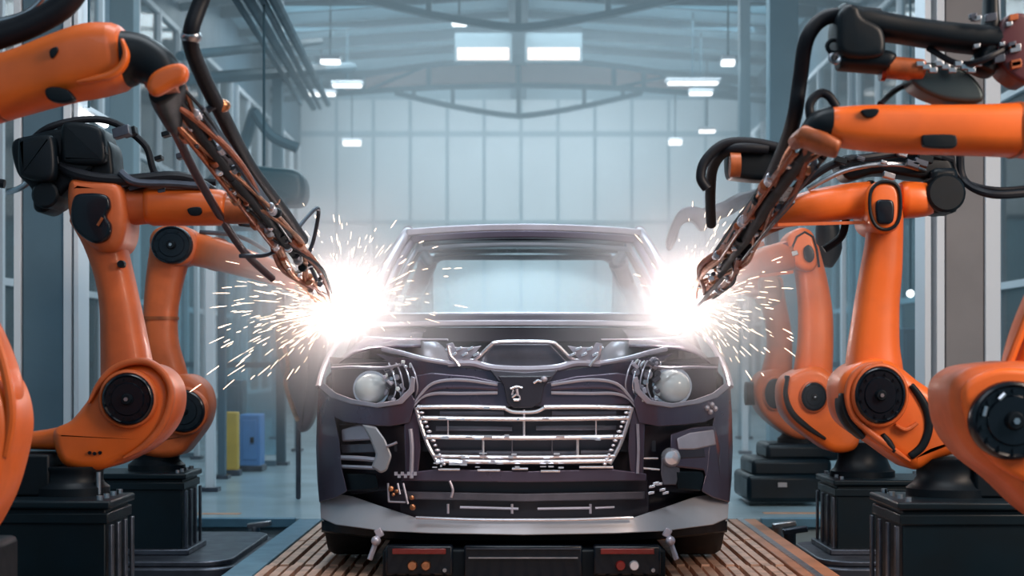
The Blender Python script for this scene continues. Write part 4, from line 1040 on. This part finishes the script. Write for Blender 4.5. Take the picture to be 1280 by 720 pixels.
MB().bar(P(972, 281, y - .09), P(1082, 278, y - .1), .012, .012).build('lower_rib', ORANGE2, fa)
arm_mb([(972, 276, y + .22, 12, .06), (955, 285, y + .4, 10, .05), (938, 300, y + .6, 8, .04)]).build('wrist', ORDARK, t)
for k, pl in enumerate(([(1190, 200, y), (1150, 190, y - .05), (1090, 196, y - .1), (1040, 206, y - .1), (990, 240, y - .05)], [(1160, 215, y), (1120, 205, y - .1), (1060, 212, y - .1), (1010, 236, y - .05)], [(1200, 190, y), (1205, 225, y), (1240, 243, y - .1), (1300, 240, y - .1)], [(1190, 190, y), (1200, 222, y), (1244, 236, y - .05), (1300, 232, y)], [(1058, 268, y + .1), (1052, 295, y + .1), (1030, 312, y + .1)])):
    MB().tube(hose_pts(pl), (.016, .010, .016, .008, .016)[k], 10).build('dress_hose', (RUBBER, STEEL, RUBBER, RUBBER, RUBBER)[k], t)
cast_mb([(1050, 196), (1100, 192), (1160, 190), (1188, 200), (1190, 222), (1150, 222), (1100, 216), (1060, 224)], y + .06, .16, .015).build('cable_tray', BLACK, t)
random.seed(9)
for k in range(12):
    a, b = random.uniform(1035, 1185), random.uniform(192, 222)
    q = P(a, b, y - .12); w1 = random.uniform(.01, .03)
    MB().obox(q, (w1, 0, -w1 * .3), (0, .02, 0), (w1 * .1, 0, w1 * .5)).build('connector', (STEEL, DSTEEL, BLACK)[k % 3], t, bev=.003)

# ---- R3
y = 9.5
pd, bx = pedestal(1044, 1180, 1022, 600, 9.2, 'black pedestal box of the middle right robot on a rounded plate', zb=-.03, side=1)
tp = thing('base_plate', (1.98, 9.7, -.2), 'pale edged rounded steel base plate around the middle right pedestal', 'plate')
rplate(1.47, 2.50, 8.85, 9.95, -.06, .14, .18).build('plate', DSTEEL, tp, bev=.01)
rplate(1.51, 2.46, 8.90, 9.90, -.03, .03, .16).build('tread', DSTEEL, tp, bev=.008)
t = thing('welding_robot', (P(1078, 0, 9.5).x, 9.5, bx[4]), 'orange robot at right between the tall one and the slim far one', 'robot')
c = P(1078, 600, 9.5)
base_mb(c, bx[4], CH - (552 - V0) / FPX * 9.5, .17, .13).build('base', BLACK, t)
cast_mb([(978, 494), (982, 474), (1000, 462), (1024, 458), (1044, 470), (1062, 500), (1076, 540), (1070, 562), (1044, 566), (1020, 552), (996, 534), (982, 516)], y, .32, .045).build('shoulder_casting', ORANGE, t)
arm_mb([(1014, 496, y, 26, .11), (1016, 466, y, 24, .10), (1019, 430, y, 22, .10), (1019, 390, y, 21, .09), (1014, 350, y, 19, .09), (1006, 312, y, 17, .09)]).build('lower_arm', ORANGE, t)
rough_cover(t, 1018, 496, y - .20, 16, 18, bolts=8)
stroke_mb([(984, 470, 2), (981, 492, 3), (988, 514, 4), (1006, 532, 4), (1030, 548, 2)], y - .12, 3, .12).build('black_cable_guard', BLACK, t)
eh = cast_mb([(984, 300), (992, 288), (1004, 284), (1016, 290), (1022, 306), (1024, 326), (1016, 338), (1000, 336), (988, 322)], y, .30, .03).build('elbow_housing', ORANGE, t)
cast_mb([(1005, 311), (1011, 306), (1017, 312), (1018, 322), (1013, 328), (1006, 323)], y - .15, .04, .006).build('elbow_cover', BLACKG, eh)
MB().tube([P(a, b, y - .15) for a, b in ((992, 326), (990, 310), (996, 296), (1006, 290), (1016, 296), (1021, 312), (1024, 334))], .006, 8).build('elbow_gasket', BLACK, eh)
arm_mb([(990, 318, y, 19, .09), (960, 326, y - .2, 18, .08), (930, 336, y - .42, 14, .07), (904, 346, y - .66, 10, .05)]).build('forearm', ORANGE2, t)
MB().bar(P(895, 352, 8.85), P(990, 340, 9.35), .016, .016).build('lower_rib', ORANGE, t)
arm_mb([(1034, 282, y + .1, 14, .08), (1036, 310, y + .1, 16, .08), (1032, 330, y + .1, 10, .06)]).build('axis_motor', BLACK, t)
arm_mb([(906, 346, y - .64, 8, .04), (890, 360, y - .78, 5, .025), (870, 384, y - .92, 2.5, .012)]).build('torch_neck', DSTEEL, t)
for k in range(8):
    q = P(950 + k * 6, 306 + (k * 5) % 12, y - .15); MB().obox(q, (.02, 0, .006), (0, .015, 0), (-.004, 0, .012)).build('connector', (ORDARK, STEEL, REDL)[k % 3], t, bev=.003)

# ---- R4
y = 12.2
t = thing('robot_pedestal', (P(975, 0, 12.2).x, 12.2, 0), 'low stepped black pedestal far right beside the car, under the farthest robot', 'pedestal')
for a0, a1, v0, v1, y0, d in ((934, 1030, 594, 628, 11.85, .75), (940, 1040, 574, 597, 11.9, .65), (958, 1050, 555, 576, 11.95, .55)):
    x0, x1 = (a0 - U0) / FPX * y0, (a1 - U0) / FPX * y0
    MB().box(x0, x1, y0, y0 + d, max(0, CH - (v1 - V0) / FPX * y0), CH - (v0 - V0) / FPX * y0).build('step_block', PED, t, bev=.03)
q = P(978, 606, 11.84); MB().obox(q, (.03, 0, 0), (0, .006, 0), (0, 0, .015)).build('small_plate', STEEL, t)
zt4 = CH - (555 - V0) / FPX * 11.95
t = thing('welding_robot', (P(1000, 0, 12.2).x, 12.2, zt4), 'slim farthest orange robot at right, nearest to the car fender', 'robot')
base_mb(P(1003, 550, 12.2), zt4, zt4 + .14, .17, .13).build('base', BLACK, t)
cast_mb([(945, 490), (948, 474), (958, 464), (974, 462), (990, 472), (1004, 500), (1016, 530), (1010, 548), (994, 548), (974, 536), (956, 520), (948, 506)], y, .40, .045).build('shoulder_casting', ORANGE2, t)
arm_mb([(967, 494, y, 20, .12), (970, 470, y, 19, .12), (974, 440, y, 16, .11), (973, 410, y, 15, .10), (967, 380, y, 15, .10), (962, 352, y, 16, .11)]).build('lower_arm', ORANGE2, t)
rough_cover(t, 969, 492, y - .25, 13, 19, bolts=8, name='motor_cover')
MB().lathe(P(950, 492, y), [(.001, -.1), (.08, -.1), (.08, .1), (.001, .1)], 'X', 20).build('side_motor', BLACK, t)
cast_mb([(948, 356), (952, 344), (966, 340), (976, 350), (978, 370), (970, 382), (954, 380)], y, .32, .03).build('elbow_housing', ORDARK, t)
arm_mb([(950, 360, y, 15, .10), (920, 352, y - .1, 13, .09), (900, 350, y - .3, 9, .06)]).build('forearm', ORANGE2, t)

# ---- R1: nearest right robot
y = 5.5
t = thing('welding_robot', (P(1380, 0, y).x, y, -.2), 'nearest right orange robot with long horizontal forearm and big round shoulder cover', 'robot')
cast_mb([(1190, 500), (1194, 476), (1214, 460), (1246, 454), (1290, 452), (1340, 470), (1380, 520), (1390, 600), (1370, 680), (1310, 650), (1262, 606), (1222, 574), (1198, 540)], y, .36, .05).build('shoulder_casting', ORANGE2, t)
cast_mb([(1204, 502), (1208, 480), (1230, 466), (1262, 460), (1310, 468), (1340, 500), (1346, 560), (1320, 612), (1290, 606), (1250, 584), (1218, 548)], y - .17, .06, .02).build('shoulder_rim', ORANGE, t)
rough_cover(t, 1268, 526, y - .24, 54, 50, bolts=14, ring=False)
MB().tube([P(1230, 520, y - .25), P(1233, 508, y - .25)], .006, 6).build('cover_mark', STEEL, t); MB().tube([P(1249, 499, y - .25), P(1256, 492, y - .25)], .006, 6).build('cover_mark', STEEL, t)
arm_mb([(1290, 520, y, 50, .12), (1296, 470, y, 44, .12), (1312, 420, y, 46, .12), (1340, 350, y, 44, .11), (1380, 260, y, 40, .11), (1400, 180, y, 44, .12)]).build('lower_arm', ORANGE, t)
MB().tube(hose_pts([(1258, 462, y - .1), (1268, 436, y - .1), (1282, 400, y - .1), (1300, 352, y - .1)]), .014, 10).build('arm_rib', ORANGE, t)
MB().lathe((P(1400, 0, y).x, y, 0), [(.001, -.2), (.32, -.2), (.32, -.12), (.26, -.08), (.24, .35), (.001, .35)], 'Z', 36).build('base', BLACK, t)
cast_mb([(1340, 120), (1400, 100), (1470, 120), (1480, 190), (1430, 230), (1350, 220)], y, .34, .05).build('elbow_housing', ORANGE, t)
fa = arm_mb([(1380, 165, y, 35, .12), (1300, 164, y, 34, .12), (1276, 163, y, 33, .12), (1220, 163, y, 30.5, .12), (1140, 162, y, 29, .11), (1080, 160, y, 27, .11), (1036, 158, y, 22, .10)], e=3.2).build('forearm', ORANGE, t)
cast_mb([(1153, 170), (1160, 168), (1190, 168), (1196, 172), (1196, 182), (1188, 185), (1160, 184), (1154, 180)], y - .105, .03, .004).build('oval_plug', BLACK, fa)
cast_mb([(1078, 137), (1098, 136), (1096, 144), (1088, 147), (1080, 144)], y - .10, .04, .004).build('small_patch', BLACK, fa)
band(fa, [(1270, 163, y, 34.5, .125), (1266, 163, y, 34.5, .125)], ORDARK)
arm_mb([(1040, 156, y, 22, .10), (1026, 160, y, 22, .095), (1014, 168, y, 17, .08)]).build('wrist_housing', BLACK, t)
arm_mb([(1046, 186, y - .04, 11, .06), (1026, 178, y - .03, 14, .07), (1006, 172, y, 13, .07), (994, 178, y, 9, .06)]).build('wrist_flange', ORDARK, t)
gun(t, P(1018, 178, y + .1), P(870, 380, 8.45), 23, .050, 80)
MB().tube(hose_pts([(1012, 190, y + .2), (980, 235, 6.3), (940, 290, 7.0), (900, 345, 7.7)]), .012, 12).build('gun_spine', BLACK, t)
MB().bar(P(990, 250, 6.6), P(868, 384, 8.4), .022, .022).build('gun_rod', DSTEEL, t)
# black transformer head at 895-975, 175-225
cast_mb([(912, 182), (925, 176), (970, 178), (990, 190), (984, 214), (960, 224), (925, 222), (912, 216)], 6.6, .16, .02).build('transformer', BLACK, t)
MB().cyl(P(925, 206, 6.5), P(912, 206, 6.5), .045, 20).build('transformer_cap', ORDARK, t)
for pl, r_ in (([(1100, 20, y), (1060, 18, y), (1028, 24, y), (1008, 50, y), (1000, 100, y + .05), (992, 150, y + .1), (976, 196, y + .4), (950, 245, 6.5), (915, 292, 7.2), (890, 330, 7.7)], .024), ([(980, 186, 6.5), (940, 178, 6.5), (905, 180, 6.5), (882, 200, 6.5), (876, 222, 6.5), (884, 236, 6.5)], .018), ([(960, 186, 6.5), (915, 186, 6.5), (893, 205, 6.6), (888, 240, 6.8), (889, 280, 7.1)], .020), ([(1016, 160, y), (1012, 132, y), (1024, 117, y), (1036, 120, y), (1046, 134, y)], .014)):
    MB().tube(hose_pts(pl), r_, 14).build('dress_hose', RUBBER, t)
# upper dress pack
up = arm_mb([(1052, 28, y, 22, .09), (1080, 30, y, 18, .09), (1130, 38, y, 16, .08), (1200, 48, y, 17, .08), (1290, 55, y, 18, .08)]).build('upper_tool_beam', BLACK, t)
cast_mb([(1050, 16), (1062, 4), (1074, 8), (1080, 20), (1104, 36), (1106, 66), (1080, 72), (1052, 66), (1048, 40)], y, .2, .02).build('beam_head', BLACK, up)
arm_mb([(1050, 76, y, 12, .06), (1100, 78, y, 14, .07), (1108, 80, y, 14, .07)]).build('gripper_cylinder', BLACK, up)
MB().cyl(P(1100, 83, y), P(1106, 83, y), .045, 20).build('red_collar', REDL, up)
arm_mb([(1108, 84, y, 13, .06), (1150, 88, y, 13, .06)]).build('brown_cylinder', ORDARK, up)
cast_mb([(1150, 78), (1200, 84), (1226, 106), (1228, 126), (1190, 126), (1158, 116), (1140, 100)], y + .05, .14, .015).build('grey_block', mat('block_steel', (.05, .07, .075), .4, .5), up)
for k in range(10):
    q = P(1150 + k * 8, 80 + (k % 3) * 4, y - .06); MB().obox(q, (.012, 0, 0), (0, .01, 0), (0, 0, .008)).build('bright_fitting', STEEL, up, bev=.002)
for u, v, r_ in ((1042, 58, 8), (1044, 72, 6)):
    pts = [P(u + math.cos(a) * r_, v + math.sin(a) * r_, y - .05) for a in [2 * math.pi * i / 16 for i in range(17)]]
    MB().tube(pts, .007, 8).build('shackle', STEEL if r_ < 8 else BLACK, up)
vp = arm_mb([(1238, -30, y, 7, .04), (1238, 20, y, 9, .05), (1236, 60, y, 14, .07), (1226, 88, y, 16, .07)]).build('vertical_strut', BLACK, t)
cast_mb([(1258, 20), (1290, 24), (1290, 100), (1262, 92), (1250, 70), (1248, 50)], y, .16, .015).build('wine_red_valve_block', mat('wine_red', (.06, .01, .015), .4), vp)
arm_mb([(1282, 90, y, 12, .05), (1330, 104, y, 14, .06), (1372, 128, y, 18, .08)]).build('dress_bracket', BLACK, t)
random.seed(4)
for k in range(14):
    q = P(random.uniform(1205, 1275), random.uniform(15, 95), y - .09); w1 = random.uniform(.006, .018)
    MB().obox(q, (w1, 0, w1 * .2), (0, .01, 0), (0, 0, w1 * .7)).build('valve_fitting', (STEEL, DSTEEL, ORDARK)[k % 3], vp, bev=.002)
for pl in ([(1160, 60, y), (1200, 80, y - .05), (1240, 70, y - .1), (1290, 40, y)], [(1100, 130, y), (1120, 112, y + .1), (1150, 100, y + .1)]):
    MB().tube(hose_pts(pl), .010, 8).build('air_line', RUBBER, vp)

# far dark gripper right of weld (835-880, 260-310)
t = thing('hanging_gripper', P(858, 270, 11.0), 'dark jointed gripper hanging behind the right weld glare', 'gripper')
cast_mb([(846, 268), (860, 258), (880, 262), (888, 280), (878, 288), (866, 276), (852, 282), (846, 300), (838, 312), (834, 300)], 11.0, .12, .012).build('claw', DSTEEL, t)
MB().tube(hose_pts([(880, 270, 11), (905, 262, 11), (930, 250, 11.2), (960, 255, 11.8), (966, 345, 12.2)]), .05, 10).build('arm_tube', DSTEEL, t)
# left dark cloud figure: tool post with glowing sparks at 350-395,400-560
t = thing('tool_stand', (P(372, 0, 12.5).x, 12.5, 0), 'dark tool stand with copper hose left of the car fender', 'stand')
cast_mb([(346, 402), (372, 396), (398, 402), (404, 440), (398, 490), (388, 530), (374, 540), (364, 512), (352, 470), (344, 430)], 12.5, .25, .04).build('hood_body', mat('wine_grey', (.05, .035, .055), .5), t)
MB().box(P(370, 0, 12.5).x, P(376, 0, 12.5).x, 12.48, 12.52, 0, .72).build('post', DSTEEL, t, bev=.01)
MB().tube(hose_pts([(354, 430, 12.3), (360, 455, 12.3), (357, 480, 12.3), (366, 510, 12.3), (372, 525, 12.35)]), .016, 8).build('copper_hose', COPPER, t)

# pit tools
def pit_part(x, y_, label, seed, m_=STEEL):
    random.seed(seed); t = thing('clamp_tool', (x, y_, -.2), label, 'tool')
    MB().box(x - .07, x + .07, y_ - .06, y_ + .06, -.2, -.15).build('base', DSTEEL, t, bev=.01)
    MB().cyl((x, y_, -.15), (x, y_, -.03), .035, 16).build('cylinder', m_, t)
    MB().obox((x + .03, y_, -.015), (.07, 0, .01), (0, .03, 0), (-.003, 0, .016)).build('jaw', m_, t, bev=.006)
pit_part(1.56, 10.72, 'small steel clamp in the pit right of the conveyor, farthest', 1)
pit_part(1.78, 10.12, 'small steel clamp in the right pit, closest to the rounded plate', 2)
pit_part(1.57, 10.36, 'dark clamp between the two steel clamps in the right pit', 3, DSTEEL)
pit_part(-1.58, 10.72, 'small steel clamp in the pit left of the blue conveyor edge', 4)

# ================================================================== WELD ARCS, FUME, SPARKS
WL, WR = P(433, 390, 8.52), P(857, 386, 8.5)
def arc(c, label, seed):
    random.seed(seed)
    m = MB(); bm = bmesh.new(); bmesh.ops.create_icosphere(bm, subdivisions=3, radius=1)
    for v in bm.verts:
        n = noise.noise(v.co * 2.3 + Vector((seed, 0, 0))); v.co *= .042 * (1 + .6 * max(0, n) + .25 * n)
    bm.verts.index_update(); m.add([c + v.co for v in bm.verts], [[v.index for v in f.verts] for f in bm.faces]); bm.free()
    o = m.build('welding_arc', ARC); tag(o, label, 'welding arc', 'welding arcs')
    d = bpy.data.lights.new('arc_light', 'POINT'); d.energy = 18; d.color = (1.0, .78, .76); d.shadow_soft_size = .05
    lo = bpy.data.objects.new('arc_light', d); COL.objects.link(lo); lo.location = c + Vector((0, -.09, .05))
    return o
arc(WL, 'blinding white welding arc at the left fender of the car', 1)
arc(WR, 'blinding white welding arc at the right fender of the car', 2)
def sparks(c, dirs, n, seed, label):
    random.seed(seed); m = MB()
    for i in range(n):
        dx, dz, sp, ln = random.choice(dirs)
        a = math.atan2(dz, dx) + random.gauss(0, sp); v0 = random.uniform(1.5, 9.0) * ln
        vx, vz = math.cos(a) * v0, math.sin(a) * v0; vy = random.uniform(-1, 1.2) * v0 * .35
        t0 = random.uniform(.015, .10); dt = random.uniform(.004, .016)
        pts = []
        for k in range(5):
            t = t0 + dt * k / 4; dr = 1 / (1 + 3.5 * t)
            pts.append(c + Vector((vx * t * dr, vy * t * dr, vz * t * dr - 9 * t * t)))
        if min(p.z for p in pts) < .02: continue
        r = random.uniform(.0006, .0016)
        m.tube(pts, [r * .4, r, r, r * .8, r * .2], 4)
    o = m.build('welding_sparks', SPARK, smooth=False); tag(o, label, 'sparks', None, 'stuff')
sparks(WL, [(-1, .15, .35, 1.2), (-1, .3, .5, 1), (-.6, .9, .5, 1), (.8, .6, .35, .9), (-.2, 1, .6, .8), (-1, -.1, .3, .9)], 620, 5, 'orange white sparks flying left and down from the left arc')
sparks(WR, [(1, .2, .4, .8), (.7, .9, .4, 1), (.5, 1, .4, 1), (1, -.1, .4, .8), (-.3, .9, .5, .5)], 460, 6, 'orange white sparks flying up and right from the right arc')
def fume(name, c, r, dens, label, col=(1, .93, .95)):
    m = bpy.data.materials.new(name); m.use_nodes = True; nt = m.node_tree
    for n in list(nt.nodes): nt.nodes.remove(n)
    out = nt.nodes.new('ShaderNodeOutputMaterial'); vs = nt.nodes.new('ShaderNodeVolumeScatter')
    vs.inputs['Color'].default_value = (*col, 1); vs.inputs['Anisotropy'].default_value = 0.25
    tc = nt.nodes.new('ShaderNodeTexCoord'); le = nt.nodes.new('ShaderNodeVectorMath'); le.operation = 'LENGTH'
    mr = nt.nodes.new('ShaderNodeMapRange'); mr.inputs['From Min'].default_value = 0; mr.inputs['From Max'].default_value = r
    mr.inputs['To Min'].default_value = 1; mr.inputs['To Max'].default_value = 0
    pw_ = nt.nodes.new('ShaderNodeMath'); pw_.operation = 'POWER'; pw_.inputs[1].default_value = 2.6
    nz = nt.nodes.new('ShaderNodeTexNoise'); nz.inputs['Scale'].default_value = 4.0; nz.inputs['Detail'].default_value = 3
    mr2 = nt.nodes.new('ShaderNodeMapRange'); mr2.inputs['From Min'].default_value = .3; mr2.inputs['From Max'].default_value = .7; mr2.inputs['To Min'].default_value = .5; mr2.inputs['To Max'].default_value = 1.5
    mu = nt.nodes.new('ShaderNodeMath'); mu.operation = 'MULTIPLY'; mu2 = nt.nodes.new('ShaderNodeMath'); mu2.operation = 'MULTIPLY'; mu2.inputs[1].default_value = dens
    L = nt.links.new
    L(tc.outputs['Object'], le.inputs[0]); L(le.outputs['Value'], mr.inputs[0]); L(mr.outputs[0], pw_.inputs[0])
    L(tc.outputs['Object'], nz.inputs['Vector']); L(nz.outputs[0], mr2.inputs[0]); L(pw_.outputs[0], mu.inputs[0]); L(mr2.outputs[0], mu.inputs[1])
    L(mu.outputs[0], mu2.inputs[0]); L(mu2.outputs[0], vs.inputs['Density']); L(vs.outputs[0], out.inputs['Volume'])
    o = MB().ball((0, 0, 0), r, r, r, 32, 20).build('weld_fume', m); o.location = c
    tag(o, label, 'smoke', None, 'stuff')
fume('fume_left', WL, .95, 3.6, 'thin glowing weld smoke around the left arc')
fume('fume_right', WR, .95, 3.6, 'thin glowing weld smoke around the right arc')

# hall haze
hm = bpy.data.materials.new('hall_haze'); hm.use_nodes = True; nt = hm.node_tree
for n in list(nt.nodes): nt.nodes.remove(n)
out = nt.nodes.new('ShaderNodeOutputMaterial'); vs = nt.nodes.new('ShaderNodeVolumeScatter')
vs.inputs['Color'].default_value = (.78, .92, 1, 1); vs.inputs['Density'].default_value = HAZE
nt.links.new(vs.outputs[0], out.inputs['Volume'])
tag(MB().box(-HX + .08, HX - .08, 13.0, HY1 - .12, .02, 5.85).build('hall_haze', hm, smooth=False), 'thin pale blue haze filling the far hall', 'haze', None, 'stuff')
